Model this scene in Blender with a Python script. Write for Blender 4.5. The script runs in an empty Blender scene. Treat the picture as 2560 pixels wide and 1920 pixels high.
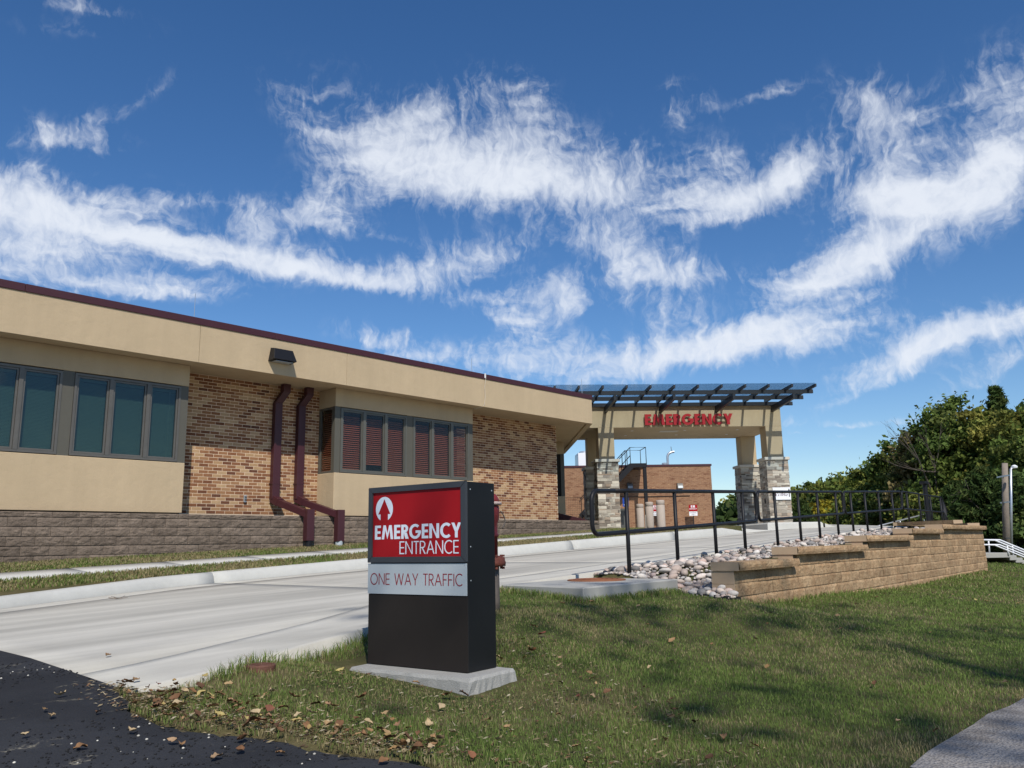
import bpy, bmesh, math, random
import numpy as np
from mathutils import Vector, Matrix
random.seed(7); RNG = np.random.default_rng(7)
D = bpy.data
SC = bpy.context.scene
COL = SC.collection
R = math.radians

# ------------------------------------------------------------------ camera
# world: x runs along the hospital front (to the right and away), y runs into the building, z up, metres
FPX, PITCH, ROLL, ABLD, ASGN, ACAN = 2059.49, 0.19412182, -0.01802308, 0.74340975, 0.63122617, 1.51686323
EYE = np.array([0.0, 0.0, 1.6])
_ud = np.array([math.sin(ABLD), math.cos(ABLD), 0]); _vd = np.array([-math.cos(ABLD), math.sin(ABLD), 0])
def _uv(P): return np.array([P @ _ud, P @ _vd, P[2]])
_F = np.array([0, math.cos(PITCH), math.sin(PITCH)]); _X = np.array([1.0, 0, 0]); _U = np.cross(_X, _F)
_c, _s = math.cos(ROLL), math.sin(ROLL)
CF, CX, CU = _uv(_F), _uv(_c * _X + _s * _U), _uv(-_s * _X + _c * _U)
def ray(px, py): return CX * (px - 1280) / FPX - CU * (py - 960) / FPX + CF
def at(px, py, depth): return EYE + ray(px, py) * depth        # a point of the place seen at px,py and this far away
def project(P):
    d = np.asarray(P, float) - EYE; k = d @ CF
    return 1280 + FPX * (d @ CX) / k, 960 - FPX * (d @ CU) / k, k
cam = D.cameras.new('camera'); camo = D.objects.new('camera', cam); COL.objects.link(camo)
cam.sensor_width = 36.0; cam.sensor_fit = 'HORIZONTAL'; cam.lens = 36.0 * FPX / 2560.0
cam.clip_start = 0.05; cam.clip_end = 5000
m = Matrix.Identity(4)
for i in range(3):
    m[i][0], m[i][1], m[i][2], m[i][3] = CX[i], CU[i], -CF[i], EYE[i]
camo.matrix_world = m
SC.camera = camo

# ------------------------------------------------------------------ sun, sky, exposure
SUN_AZ = R(168.0) - ABLD          # clockwise from +x
SUN_EL = R(46.0)
SUN_DIR = Vector((math.cos(SUN_AZ) * math.cos(SUN_EL), -math.sin(SUN_AZ) * math.cos(SUN_EL), math.sin(SUN_EL)))
sl = D.lights.new('sun', 'SUN'); sl.energy = 4.2; sl.angle = R(0.53); sl.color = (1.0, 0.95, 0.87)
so = D.objects.new('sun', sl); COL.objects.link(so)
so.rotation_euler = SUN_DIR.to_track_quat('Z', 'Y').to_euler(); so.location = (0, 0, 60)
SC.view_settings.view_transform = 'Standard'; SC.view_settings.look = 'None'
SC.view_settings.exposure = 0.0; SC.view_settings.gamma = 1.0; SC.view_settings.use_curve_mapping = False
W = D.worlds.new('World'); SC.world = W; W.use_nodes = True

class NT:
    """small helper to write node graphs"""
    def __init__(s, tree): s.t = tree; s.n = tree.nodes; s.l = tree.links
    def new(s, kind, **kw):
        n = s.n.new(kind)
        for k, v in kw.items(): setattr(n, k, v)
        return n
    def put(s, sock, v):
        if v is None: return
        if hasattr(v, 'is_output'): s.l.new(v, sock)
        else:
            try: sock.default_value = v
            except Exception: sock.default_value = tuple(v[:3]) if len(v) == 4 else (*v, 1.0)
    def math(s, op, a, b=None, c=None, clamp=False):
        n = s.new('ShaderNodeMath', operation=op, use_clamp=clamp)
        for i, v in enumerate((a, b, c)): s.put(n.inputs[i], v)
        return n.outputs[0]
    def vmath(s, op, a, b=None):
        n = s.new('ShaderNodeVectorMath', operation=op)
        s.put(n.inputs[0], a); s.put(n.inputs[1], b)
        return n.outputs[0]
    def mix(s, f, a, b, mode='MIX'):
        n = s.new('ShaderNodeMix', data_type='RGBA', blend_type=mode)
        s.put(n.inputs[0], f); s.put(n.inputs[6], a); s.put(n.inputs[7], b)
        return n.outputs[2]
    def ramp(s, f, stops, interp='LINEAR'):
        n = s.new('ShaderNodeValToRGB'); cr = n.color_ramp; cr.interpolation = interp
        while len(cr.elements) < len(stops): cr.elements.new(0.5)
        for e, (p, c) in zip(cr.elements, stops):
            e.position = p; e.color = (*c, 1.0) if len(c) == 3 else c
        s.put(n.inputs[0], f); return n.outputs[0]
    def noise(s, vec, scale, detail=4, rough=0.55, dist=0.0, out=0):
        n = s.new('ShaderNodeTexNoise'); s.put(n.inputs['Vector'], vec)
        n.inputs['Scale'].default_value = scale; n.inputs['Detail'].default_value = detail
        n.inputs['Roughness'].default_value = rough; n.inputs['Distortion'].default_value = dist
        return n.outputs[out]
    def mapping(s, vec, scale=(1, 1, 1), rot=(0, 0, 0), loc=(0, 0, 0)):
        n = s.new('ShaderNodeMapping'); s.put(n.inputs[0], vec)
        n.inputs['Location'].default_value = loc; n.inputs['Rotation'].default_value = rot; n.inputs['Scale'].default_value = scale
        return n.outputs[0]
    def maprange(s, v, a, b, c=0.0, d=1.0, smooth=True):
        n = s.new('ShaderNodeMapRange', interpolation_type='SMOOTHSTEP' if smooth else 'LINEAR')
        for i, x in enumerate((v, a, b, c, d)): s.put(n.inputs[i], x)
        return n.outputs[0]

def sky_world():
    t = NT(W.node_tree); t.n.clear()
    out = t.new('ShaderNodeOutputWorld'); bg = t.new('ShaderNodeBackground')
    sky = t.new('ShaderNodeTexSky', sky_type='NISHITA'); sky.sun_disc = False
    sky.sun_elevation = SUN_EL; sky.sun_rotation = math.atan2(SUN_DIR.x, SUN_DIR.y)
    sky.altitude = 400; sky.air_density = 1.0; sky.dust_density = 0.15; sky.ozone_density = 3.0
    bg.inputs[1].default_value = SKY_STRENGTH
    tc = t.new('ShaderNodeTexCoord').outputs['Generated']
    sep = t.new('ShaderNodeSeparateXYZ'); t.put(sep.inputs[0], tc)
    x, y, z = sep.outputs
    D2 = 180 / math.pi
    f2 = Vector((CF[0], CF[1])).normalized(); r2 = Vector((f2.y, -f2.x))
    fwd = t.math('ADD', t.math('MULTIPLY', x, f2.x), t.math('MULTIPLY', y, f2.y))
    rgt = t.math('ADD', t.math('MULTIPLY', x, r2.x), t.math('MULTIPLY', y, r2.y))
    az = t.math('MULTIPLY', t.math('ARCTAN2', rgt, fwd), D2)
    el = t.math('MULTIPLY', t.math('ARCSINE', z), D2)
    cmb = t.new('ShaderNodeCombineXYZ'); t.put(cmb.inputs[0], az); t.put(cmb.inputs[1], el)
    P = cmb.outputs[0]
    # bend the coordinates so that the veils curl
    wv = t.vmath('SUBTRACT', t.noise(P, 0.085, 4, 0.55, 0.3, 1), (0.5, 0.5, 0.5))
    w2 = t.vmath('SUBTRACT', t.noise(P, 0.30, 4, 0.6, 0.0, 1), (0.5, 0.5, 0.5))
    Pw = t.vmath('ADD', P, t.vmath('MULTIPLY', wv, (5.0, 2.6, 0)))
    Pw = t.vmath('ADD', Pw, t.vmath('MULTIPLY', w2, (2.4, 2.2, 0)))
    ps = t.new('ShaderNodeSeparateXYZ'); t.put(ps.inputs[0], Pw)
    total = None
    for (px, py, rx, ry, tilt, amp) in CLOUDS:
        d = ray(px, py); d = d / np.linalg.norm(d)
        a0 = math.degrees(math.atan2(d[0] * r2.x + d[1] * r2.y, d[0] * f2.x + d[1] * f2.y)); e0 = math.degrees(math.asin(d[2]))
        k = 32.5 / 1280; rx *= k; ry *= k
        dx = t.math('SUBTRACT', ps.outputs[0], a0); dy = t.math('SUBTRACT', ps.outputs[1], e0)
        c, s = math.cos(R(tilt)), math.sin(R(tilt))
        ax = t.math('DIVIDE', t.math('ADD', t.math('MULTIPLY', dx, c), t.math('MULTIPLY', dy, s)), rx)
        ay = t.math('DIVIDE', t.math('SUBTRACT', t.math('MULTIPLY', dy, c), t.math('MULTIPLY', dx, s)), ry)
        # tops fray out, undersides are sharper
        ay = t.math('MULTIPLY', ay, t.math('SUBTRACT', 1.2, t.math('MULTIPLY', t.math('SIGN', ay), 0.3)))
        q = t.math('ADD', t.math('MULTIPLY', ax, ax), t.math('MULTIPLY', ay, ay))
        g = t.math('MULTIPLY', t.math('EXPONENT', t.math('MULTIPLY', q, -1.0)), amp)
        total = g if total is None else t.math('ADD', total, g)
    # the rest of the sky carries the same thin veils
    far = t.maprange(t.math('ABSOLUTE', az), 34, 55)
    gen = t.maprange(t.noise(t.mapping(P, (0.6, 1.0, 1)), 0.07, 4, 0.55, 0.5), 0.50, 0.68)
    total = t.math('ADD', total, t.math('MULTIPLY', t.math('MULTIPLY', gen, far), 0.9))
    total = t.math('MINIMUM', t.math('MULTIPLY', t.math('POWER', total, 1.25), 0.66), 1.1)
    # fibres: fine streaks, upright in the plumes and level in the sheets
    fA = t.noise(t.mapping(Pw, (1.0, 0.30, 1), (0, 0, R(16))), 0.55, 7, 0.58, 0.25)
    fB = t.noise(t.mapping(Pw, (0.22, 1.0, 1), (0, 0, R(-9))), 0.60, 7, 0.58, 0.25)
    blend = t.maprange(t.noise(P, 0.10, 2, 0.5), 0.42, 0.58)
    mx = t.new('ShaderNodeMix', data_type='FLOAT'); t.put(mx.inputs[0], blend); t.put(mx.inputs[2], fA); t.put(mx.inputs[3], fB)
    fine = t.noise(t.mapping(Pw, (1.0, 0.6, 1), (0, 0, R(25))), 1.9, 6, 0.6, 0.2)
    fib = t.math('ADD', t.math('MULTIPLY', mx.outputs[0], 0.66), t.math('MULTIPLY', fine, 0.34))
    fc = t.math('SUBTRACT', fib, 0.5)
    edge = t.math('SUBTRACT', 1.0, t.math('MULTIPLY', t.math('MINIMUM', total, 1.0), 0.55))
    dens = t.math('ADD', total, t.math('MULTIPLY', t.math('MULTIPLY', fc, edge), 4.4))
    dens = t.math('MULTIPLY', t.maprange(dens, 0.0, 1.30, 0, 1), t.maprange(total, 0.01, 0.36))
    dens = t.math('MULTIPLY', dens, t.maprange(el, 1.0, 9.0, 0.35, 1.0))
    dens = t.math('MULTIPLY', dens, 0.93)
    hs = t.new('ShaderNodeHueSaturation'); t.put(hs.inputs['Color'], sky.outputs[0])
    hs.inputs['Hue'].default_value = 0.505; hs.inputs['Saturation'].default_value = SKY_SAT; hs.inputs['Value'].default_value = 1.0
    col = t.mix(dens, hs.outputs[0], CLOUD_COL)
    t.put(bg.inputs[0], col); t.l.new(bg.outputs[0], out.inputs[0])
SKY_STRENGTH, SKY_SAT = 0.115, 1.24
CLOUD_COL = (7.3, 7.7, 8.4, 1)
# centre (photo pixels of the direction), half width, half height, tilt (deg, up to the right), strength
CLOUDS = [(1150, 455, 330, 110, 2, 1.15), (960, 370, 230, 120, -28, .75), (1060, 300, 200, 60, 20, .45), (1310, 290, 110, 150, 62, .7), (1560, 485, 420, 72, -8, 1.0), (1860, 500, 220, 55, 16, .95), (1990, 430, 90, 50, 40, .7),
          (1840, 380, 60, 160, 80, .45), (770, 300, 70, 140, 60, .45), (1500, 380, 160, 80, -10, .4), (60, 520, 260, 70, 8, 1.05), (120, 610, 220, 55, 0, 1.0), (470, 630, 330, 58, -8, 1.0), (150, 690, 300, 45, 2, .95), (800, 690, 400, 42, -6, 1.05), (1150, 660, 260, 55, 12, .85), (400, 740, 200, 30, 2, .8),
          (720, 540, 45, 150, -50, .7), (810, 560, 90, 60, -50, .55), (640, 570, 40, 90, 70, .65), (170, 355, 150, 30, 8, .62), (130, 310, 35, 60, 70, .5), (270, 330, 30, 50, 60, .5), (500, 500, 160, 26, 5, .42), (30, 450, 100, 40, 20, .5),
          (1530, 620, 190, 62, -20, .9), (1640, 690, 220, 40, -6, .8), (1400, 740, 170, 50, -4, .9), (1350, 790, 120, 30, 0, .7), (1280, 800, 120, 60, -30, .5),
          (2240, 330, 100, 170, 75, .75), (2150, 260, 120, 60, -30, .55), (2340, 490, 250, 58, 8, 1.1), (2230, 480, 130, 60, -20, .7), (2530, 250, 120, 100, -25, .95), (2480, 380, 60, 110, 60, .6), (2240, 610, 240, 55, 18, 1.05), (2080, 690, 230, 48, 8, 1.0), (2480, 520, 100, 90, 50, .7),
          (1950, 860, 330, 60, 4, 1.1), (1700, 900, 200, 60, 0, 1.0), (1680, 780, 70, 110, 60, .6), (2030, 780, 240, 40, 12, .85), (2420, 850, 290, 45, 8, 1.1), (2250, 920, 240, 40, 20, .8), (2450, 930, 200, 40, 30, .6), (1330, 900, 230, 60, 2, 1.1), (1420, 960, 200, 40, 0, .8), (950, 850, 150, 34, -4, .85), (1010, 900, 120, 24, 0, .6),
          (1930, 225, 90, 26, 12, .62), (1690, 270, 40, 60, 30, .55), (1780, 240, 50, 90, 70, .4), (210, 60, 170, 36, 12, .4), (200, 0, 100, 22, 4, .65), (330, 260, 170, 34, 40, .4), (2200, 1060, 300, 14, -4, .6), (900, 580, 300, 30, -8, .4), (2050, 1085, 60, 5, -8, .6)]
sky_world()

# ------------------------------------------------------------------ scene helpers
def tag(o, label=None, cat=None, group=None, kind=None):
    if label: o['label'] = label
    if cat: o['category'] = cat
    if group: o['group'] = group
    if kind: o['kind'] = kind
    return o
def empty(name, loc=(0, 0, 0), rz=0.0, label=None, cat=None, group=None, parent=None, kind=None):
    o = D.objects.new(name, None); COL.objects.link(o)
    o.location = tuple(float(c) for c in loc); o.rotation_euler = (0, 0, rz); o.empty_display_size = 0.2
    if parent: o.parent = parent
    return tag(o, label, cat, group, kind)
def link(name, me, parent=None, loc=None, rot=None, scale=None, **kw):
    o = D.objects.new(name, me); COL.objects.link(o)
    if parent: o.parent = parent
    if loc is not None: o.location = tuple(float(c) for c in loc)
    if rot is not None: o.rotation_euler = rot
    if scale is not None: o.scale = scale
    return tag(o, **kw)
class MB:
    """collects shapes and turns them into one mesh"""
    def __init__(s): s.v = []; s.f = []
    def add(s, vs, fs):
        b = len(s.v); s.v += [tuple(map(float, p)) for p in vs]; s.f += [tuple(b + i for i in f) for f in fs]; return s
    def box(s, x0, x1, y0, y1, z0, z1):
        return s.add([(x0, y0, z0), (x1, y0, z0), (x1, y1, z0), (x0, y1, z0), (x0, y0, z1), (x1, y0, z1), (x1, y1, z1), (x0, y1, z1)],
                     [(0, 3, 2, 1), (4, 5, 6, 7), (0, 1, 5, 4), (1, 2, 6, 5), (2, 3, 7, 6), (3, 0, 4, 7)])
    def hexa(s, bottom, top): return s.add(list(bottom) + list(top), [(0, 3, 2, 1), (4, 5, 6, 7), (0, 1, 5, 4), (1, 2, 6, 5), (2, 3, 7, 6), (3, 0, 4, 7)])
    def prism(s, poly, z0, z1):
        n = len(poly)
        return s.add([(x, y, z0) for x, y in poly] + [(x, y, z1) for x, y in poly],
                     [tuple(range(n - 1, -1, -1)), tuple(range(n, 2 * n))] + [(i, (i + 1) % n, n + (i + 1) % n, n + i) for i in range(n)])
    def bar(s, a, b, w, h, up=(0, 0, 1)):
        a, b = Vector(a), Vector(b); d = (b - a).normalized(); sd = d.cross(Vector(up)).normalized(); u = sd.cross(d).normalized()
        o = [sd * (w / 2 * i) + u * (h / 2 * j) for i, j in ((-1, -1), (1, -1), (1, 1), (-1, 1))]
        return s.hexa([a + k for k in o], [b + k for k in o])
    def tube(s, pts, r, n=10, cap=True):
        pts = [Vector(tuple(map(float, p))) for p in pts]; rs = r if isinstance(r, (list, tuple)) else [r] * len(pts)
        vs = []; prev = None
        for i, p in enumerate(pts):
            d = ((pts[min(i + 1, len(pts) - 1)] - pts[max(i - 1, 0)])).normalized()
            ref = prev if prev is not None else (Vector((0, 0, 1)) if abs(d.z) < .9 else Vector((1, 0, 0)))
            a = (ref - d * ref.dot(d)).normalized(); prev = a; b = d.cross(a)
            vs += [p + (a * math.cos(2 * math.pi * k / n) + b * math.sin(2 * math.pi * k / n)) * rs[i] for k in range(n)]
        fs = [(i * n + k, i * n + (k + 1) % n, (i + 1) * n + (k + 1) % n, (i + 1) * n + k) for i in range(len(pts) - 1) for k in range(n)]
        if cap: fs += [tuple(range(n - 1, -1, -1)), tuple((len(pts) - 1) * n + k for k in range(n))]
        return s.add(vs, fs)
    def lathe(s, prof, n=20, c=(0, 0, 0)):
        vs = [(c[0] + r * math.cos(2 * math.pi * k / n), c[1] + r * math.sin(2 * math.pi * k / n), c[2] + z) for r, z in prof for k in range(n)]
        fs = [(i * n + k, i * n + (k + 1) % n, (i + 1) * n + (k + 1) % n, (i + 1) * n + k) for i in range(len(prof) - 1) for k in range(n)]
        fs += [tuple(range(n - 1, -1, -1)), tuple((len(prof) - 1) * n + k for k in range(n))]
        return s.add(vs, fs)
    def mesh(s, name, mat, smooth=False, bevel=0.0):
        me = D.meshes.new(name); me.from_pydata(s.v, [], s.f)
        if mat: me.materials.append(mat)
        if bevel > 0:
            bm = bmesh.new(); bm.from_mesh(me)
            bmesh.ops.bevel(bm, geom=bm.edges[:] , offset=bevel, segments=1, affect='EDGES', clamp_overlap=True)
            bm.to_mesh(me); bm.free()
        if smooth: me.polygons.foreach_set('use_smooth', [True] * len(me.polygons))
        me.update(); return me
    def build(s, name, mat, parent=None, smooth=False, bevel=0.0, loc=None, rot=None, **kw):
        return link(name, s.mesh(name, mat, smooth, bevel), parent, loc, rot, **kw)
def np_mesh(name, V, F, mat, smooth=False, attrs=None):
    """V (n,3); F list of (m,k) int arrays, one per polygon size"""
    me = D.meshes.new(name); V = np.asarray(V, np.float32)
    me.vertices.add(len(V)); me.vertices.foreach_set('co', V.ravel())
    loops = np.concatenate([f.ravel() for f in F]).astype(np.int32)
    sizes = np.concatenate([np.full(len(f), f.shape[1], np.int32) for f in F])
    me.loops.add(len(loops)); me.loops.foreach_set('vertex_index', loops)
    me.polygons.add(len(sizes)); me.polygons.foreach_set('loop_start', np.concatenate([[0], np.cumsum(sizes)[:-1]]).astype(np.int32))
    me.polygons.foreach_set('loop_total', sizes)
    if smooth: me.polygons.foreach_set('use_smooth', np.ones(len(sizes), bool))
    for k, (dom, typ, arr) in (attrs or {}).items():
        a = me.attributes.new(k, typ, dom); a.data.foreach_set('color' if typ == 'FLOAT_COLOR' else 'value', np.asarray(arr, np.float32).ravel())
    if mat: me.materials.append(mat)
    me.update(calc_edges=True); me.validate(); return me

# ------------------------------------------------------------------ materials
def material(name):
    M = D.materials.new(name); M.use_nodes = True; t = NT(M.node_tree)
    return M, t, t.n['Principled BSDF']
def bump(t, b, h, dist, strength=1.0):
    n = t.new('ShaderNodeBump'); n.inputs['Distance'].default_value = dist; n.inputs['Strength'].default_value = strength
    t.put(n.inputs['Height'], h); t.l.new(n.outputs[0], b.inputs['Normal'])
def pos(t): return t.new('ShaderNodeNewGeometry').outputs['Position']
def objc(t): return t.new('ShaderNodeTexCoord').outputs['Object']
def rnd(t): return t.new('ShaderNodeObjectInfo').outputs['Random']
def attr(t, n): return t.new('ShaderNodeAttribute', attribute_name=n)
def plain(name, col, rough=0.5, metal=0.0, var=0.12, scale=6.0, bumpd=0.0, bscale=60.0, spec=0.5, coat=0.0):
    M, t, b = material(name); p = pos(t)
    k = t.math('ADD', 1 - var, t.math('MULTIPLY', t.noise(p, scale, 6, 0.6), 2 * var))
    c = t.mix(1.0, (*col, 1), t.mix(0.0, (1, 1, 1, 1), (1, 1, 1, 1)), 'MULTIPLY')
    vm = t.new('ShaderNodeVectorMath', operation='SCALE'); t.put(vm.inputs[0], c); t.put(vm.inputs[3], k)
    t.put(b.inputs['Base Color'], vm.outputs[0])
    r = t.math('ADD', rough - 0.06, t.math('MULTIPLY', t.noise(p, scale * 3, 4), 0.12)); t.put(b.inputs['Roughness'], r)
    b.inputs['Metallic'].default_value = metal; b.inputs['Specular IOR Level'].default_value = spec; b.inputs['Coat Weight'].default_value = coat
    if bumpd: bump(t, b, t.noise(p, bscale, 5, 0.65), bumpd)
    return M
def m_stucco(name, col):
    M, t, b = material(name); p = pos(t)
    big = t.noise(p, 0.9, 5, 0.6); streak = t.noise(t.mapping(p, (3.0, 3.0, 0.35)), 1.2, 5, 0.6)
    k = t.math('ADD', 0.78, t.math('ADD', t.math('MULTIPLY', big, 0.24), t.math('MULTIPLY', streak, 0.20)))
    fine = t.noise(p, 55, 4, 0.7); k = t.math('MULTIPLY', k, t.math('ADD', 0.95, t.math('MULTIPLY', fine, 0.1)))
    vm = t.new('ShaderNodeVectorMath', operation='SCALE'); t.put(vm.inputs[0], col); t.put(vm.inputs[3], k)
    t.put(b.inputs['Base Color'], vm.outputs[0]); b.inputs['Roughness'].default_value = 0.92; b.inputs['Specular IOR Level'].default_value = 0.2
    bump(t, b, t.math('ADD', t.noise(p, 110, 5, 0.75), t.math('MULTIPLY', t.noise(p, 6, 4), 1.5)), 0.006, 0.9); return M
def m_brick(name, r_source, dim=1.0):
    M, t, b = material(name); p = pos(t)
    r = rnd(t) if r_source is None else attr(t, r_source).outputs['Fac']
    s = lambda c: tuple(x * dim for x in c)
    col = t.ramp(r, [(0.0, s((.12, .052, .032))), (.10, s((.18, .075, .038))), (.30, s((.25, .112, .054))), (.50, s((.30, .15, .072))), (.66, s((.36, .20, .10))), (.80, s((.42, .265, .14))), (1.0, s((.48, .32, .18)))])
    mott = t.noise(t.mapping(p, (14, 14, 3)), 1.0, 5, 0.7)
    k = t.math('ADD', 0.8, t.math('MULTIPLY', mott, 0.4))
    vm = t.new('ShaderNodeVectorMath', operation='SCALE'); t.put(vm.inputs[0], col); t.put(vm.inputs[3], k)
    t.put(b.inputs['Base Color'], vm.outputs[0]); b.inputs['Roughness'].default_value = 0.9; b.inputs['Specular IOR Level'].default_value = 0.2
    bump(t, b, t.noise(p, 90, 5, 0.7), 0.003); return M
def m_block(name, cols, bd=0.02):
    M, t, b = material(name); p = pos(t)
    r = rnd(t); n1 = t.noise(p, 7, 6, 0.65); n2 = t.noise(p, 38, 5, 0.7)
    col = t.mix(t.maprange(n1, .35, .7), (*cols[0], 1), (*cols[1], 1)); col = t.mix(t.maprange(n2, .5, .72), col, (*cols[2], 1))
    k = t.math('MULTIPLY', t.math('ADD', .82, t.math('MULTIPLY', r, .34)), t.math('ADD', .8, t.math('MULTIPLY', t.noise(p, .7, 4), .4)))
    vm = t.new('ShaderNodeVectorMath', operation='SCALE'); t.put(vm.inputs[0], col); t.put(vm.inputs[3], k)
    t.put(b.inputs['Base Color'], vm.outputs[0]); b.inputs['Roughness'].default_value = 0.95; b.inputs['Specular IOR Level'].default_value = 0.15
    bump(t, b, t.math('ADD', t.noise(p, 22, 6, 0.65), t.math('MULTIPLY', n2, .5)), bd); return M
def m_concrete(name, col, stain=0.25, streak_dir=None, bd=0.002):
    M, t, b = material(name); p = pos(t)
    n1 = t.noise(p, 0.5, 6, 0.6); n2 = t.noise(p, 9, 6, 0.7); n3 = t.noise(p, 140, 3, 0.6)
    k = t.math('ADD', 1 - stain, t.math('MULTIPLY', n1, stain * 1.2)); k = t.math('ADD', k, t.math('MULTIPLY', t.math('SUBTRACT', n2, .5), stain * .7))
    k = t.math('ADD', k, t.math('MULTIPLY', t.math('SUBTRACT', n3, .5), .16))
    if streak_dir:
        st = t.noise(t.mapping(p, streak_dir), 1.0, 5, 0.55, 0.4); k = t.math('MULTIPLY', k, t.maprange(st, .34, .64, .80, 1.04))
        st2 = t.noise(t.mapping(p, tuple(q * 3.1 for q in streak_dir)), 1.0, 4, 0.55); k = t.math('MULTIPLY', k, t.maprange(st2, .3, .7, .88, 1.06))
    vm = t.new('ShaderNodeVectorMath', operation='SCALE'); t.put(vm.inputs[0], col); t.put(vm.inputs[3], k)
    spots = t.maprange(t.noise(p, 26, 3, 0.8), .68, .74)
    t.put(b.inputs['Base Color'], t.mix(t.math('MULTIPLY', spots, .35), vm.outputs[0], tuple(c * .55 for c in col)))
    b.inputs['Roughness'].default_value = 0.85; b.inputs['Specular IOR Level'].default_value = 0.3
    bump(t, b, t.math('ADD', n2, t.math('MULTIPLY', n3, .6)), bd); return M
def m_random(name, stops, rough=.8, bd=0.002, scale=40, trans=0.0):
    """colour from the object's own random number"""
    M, t, b = material(name); p = objc(t); r = rnd(t)
    col = t.ramp(r, stops); k = t.math('ADD', .72, t.math('MULTIPLY', t.noise(p, scale, 6, .65), .56))
    vm = t.new('ShaderNodeVectorMath', operation='SCALE'); t.put(vm.inputs[0], col); t.put(vm.inputs[3], k)
    t.put(b.inputs['Base Color'], vm.outputs[0]); b.inputs['Roughness'].default_value = rough; b.inputs['Specular IOR Level'].default_value = .3
    if bd: bump(t, b, t.noise(p, scale * 1.5, 5, .65), bd)
    return M
def m_attr(name, an, rough=.8, trans=0.0, noise_scale=0, spec=.25):
    M, t, b = material(name); c = attr(t, an).outputs['Color']
    if noise_scale:
        k = t.math('ADD', .75, t.math('MULTIPLY', t.noise(pos(t), noise_scale, 4, .6), .5)); vm = t.new('ShaderNodeVectorMath', operation='SCALE'); t.put(vm.inputs[0], c); t.put(vm.inputs[3], k); c = vm.outputs[0]
    t.put(b.inputs['Base Color'], c); b.inputs['Roughness'].default_value = rough; b.inputs['Specular IOR Level'].default_value = spec
    if trans:
        tr = t.new('ShaderNodeBsdfTranslucent'); t.put(tr.inputs[0], c); mx = t.new('ShaderNodeMixShader'); mx.inputs[0].default_value = trans
        out = t.n['Material Output']; t.l.new(b.outputs[0], mx.inputs[1]); t.l.new(tr.outputs[0], mx.inputs[2]); t.l.new(mx.outputs[0], out.inputs[0])
    return M
def m_glass(name, tint, refl=1.0, rough=0.02, wave=.004):
    M, t, b = material(name)
    tr = t.new('ShaderNodeBsdfTransparent'); tr.inputs[0].default_value = (*tint, 1)
    gl = t.new('ShaderNodeBsdfGlossy'); gl.inputs['Roughness'].default_value = rough; gl.inputs[0].default_value = (.9, .95, 1, 1)
    lw = t.new('ShaderNodeLayerWeight'); lw.inputs[0].default_value = .5
    frv = t.math('ADD', .045, t.math('MULTIPLY', t.math('POWER', lw.outputs['Facing'], 4.0), .9))
    wob = t.new('ShaderNodeBump'); wob.inputs['Distance'].default_value = wave; t.put(wob.inputs['Height'], t.noise(pos(t), 2.2, 3)); t.l.new(wob.outputs[0], gl.inputs['Normal'])
    mx = t.new('ShaderNodeMixShader'); t.put(mx.inputs[0], t.math('MULTIPLY', frv, refl, clamp=True)); t.l.new(tr.outputs[0], mx.inputs[1]); t.l.new(gl.outputs[0], mx.inputs[2])
    t.l.new(mx.outputs[0], t.n['Material Output'].inputs[0]); return M
MT = {}
MT['stucco'] = m_stucco('stucco_tan', (.50, .385, .245, 1))
MT['stucco2'] = m_stucco('stucco_canopy', (.50, .385, .24, 1))
MT['maroon'] = plain('maroon_metal', (.055, .013, .018), .48, 0, .12, 4)
MT['olive'] = plain('olive_panel', (.095, .088, .068), .5, 0, .08, 5)
MT['winframe'] = plain('window_frame', (.13, .12, .105), .42, .3, .22, 7)
MT['winframe2'] = plain('window_frame_grey', (.13, .125, .105), .4, .3, .12, 7)
MT['brick'] = m_brick('brick_face', None); MT['brick_mass'] = m_brick('brick_face_mass', 'rnd')
MT['mortar'] = plain('mortar', (.80, .62, .44), .95, 0, .12, 20, .002, 120)
MT['block'] = m_block('split_face_block_grey', [(.165, .128, .098), (.225, .175, .135), (.10, .08, .065)])
MT['blockjoint'] = plain('block_core', (.16, .13, .10), .95)
MT['tanblock'] = m_block('split_face_block_tan', [(.37, .235, .13), (.50, .35, .205), (.15, .095, .055)], .014)
MT['tansmooth'] = plain('smooth_block_end', (.43, .315, .205), .9, 0, .08, 8, .0015, 90)
MT['drive'] = m_concrete('driveway_concrete', (.56, .53, .46, 1), .20, (.10, 1.05, .3))
MT['pan'] = m_concrete('gutter_concrete', (.60, .57, .495, 1), .18, (.25, .9, .3))
MT['curb'] = m_concrete('curb_concrete', (.58, .57, .525, 1), .30)
MT['walk'] = m_concrete('sidewalk_concrete', (.56, .545, .50, 1), .22)
MT['vault'] = m_concrete('vault_concrete', (.42, .41, .375, 1), .22)
MT['footing'] = m_concrete('footing_concrete', (.42, .41, .38, 1), .35, None, .006)
MT['black'] = plain('black_paint', (.010, .010, .012), .5, 0, .2, 8, 0, 60, .3)
MT['darkmetal'] = plain('dark_steel', (.022, .024, .028), .45, .2, .15, 5)
MT['bronze'] = plain('bronze_panel', (.020, .0155, .013), .6, 0, .25, 3, 0, 60, .25)
MT['bronze2'] = plain('bronze_side', (.008, .008, .009), .5, 0, .35, 2, 0, 60, .3)
MT['signframe'] = plain('sign_frame_grey', (.055, .058, .066), .42, .2, .08, 5)
MT['red'] = plain('sign_red', (.34, .008, .012), .5, 0, .06, 3, 0, 60, .2)
MT['redletter'] = plain('letter_red', (.42, .008, .012), .4, 0, .05, 3)
MT['white'] = plain('white_paint', (.80, .81, .83), .45, 0, .04, 4)
MT['silver'] = plain('silver_panel', (.48, .52, .54), .4, .1, .05, 3)
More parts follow.
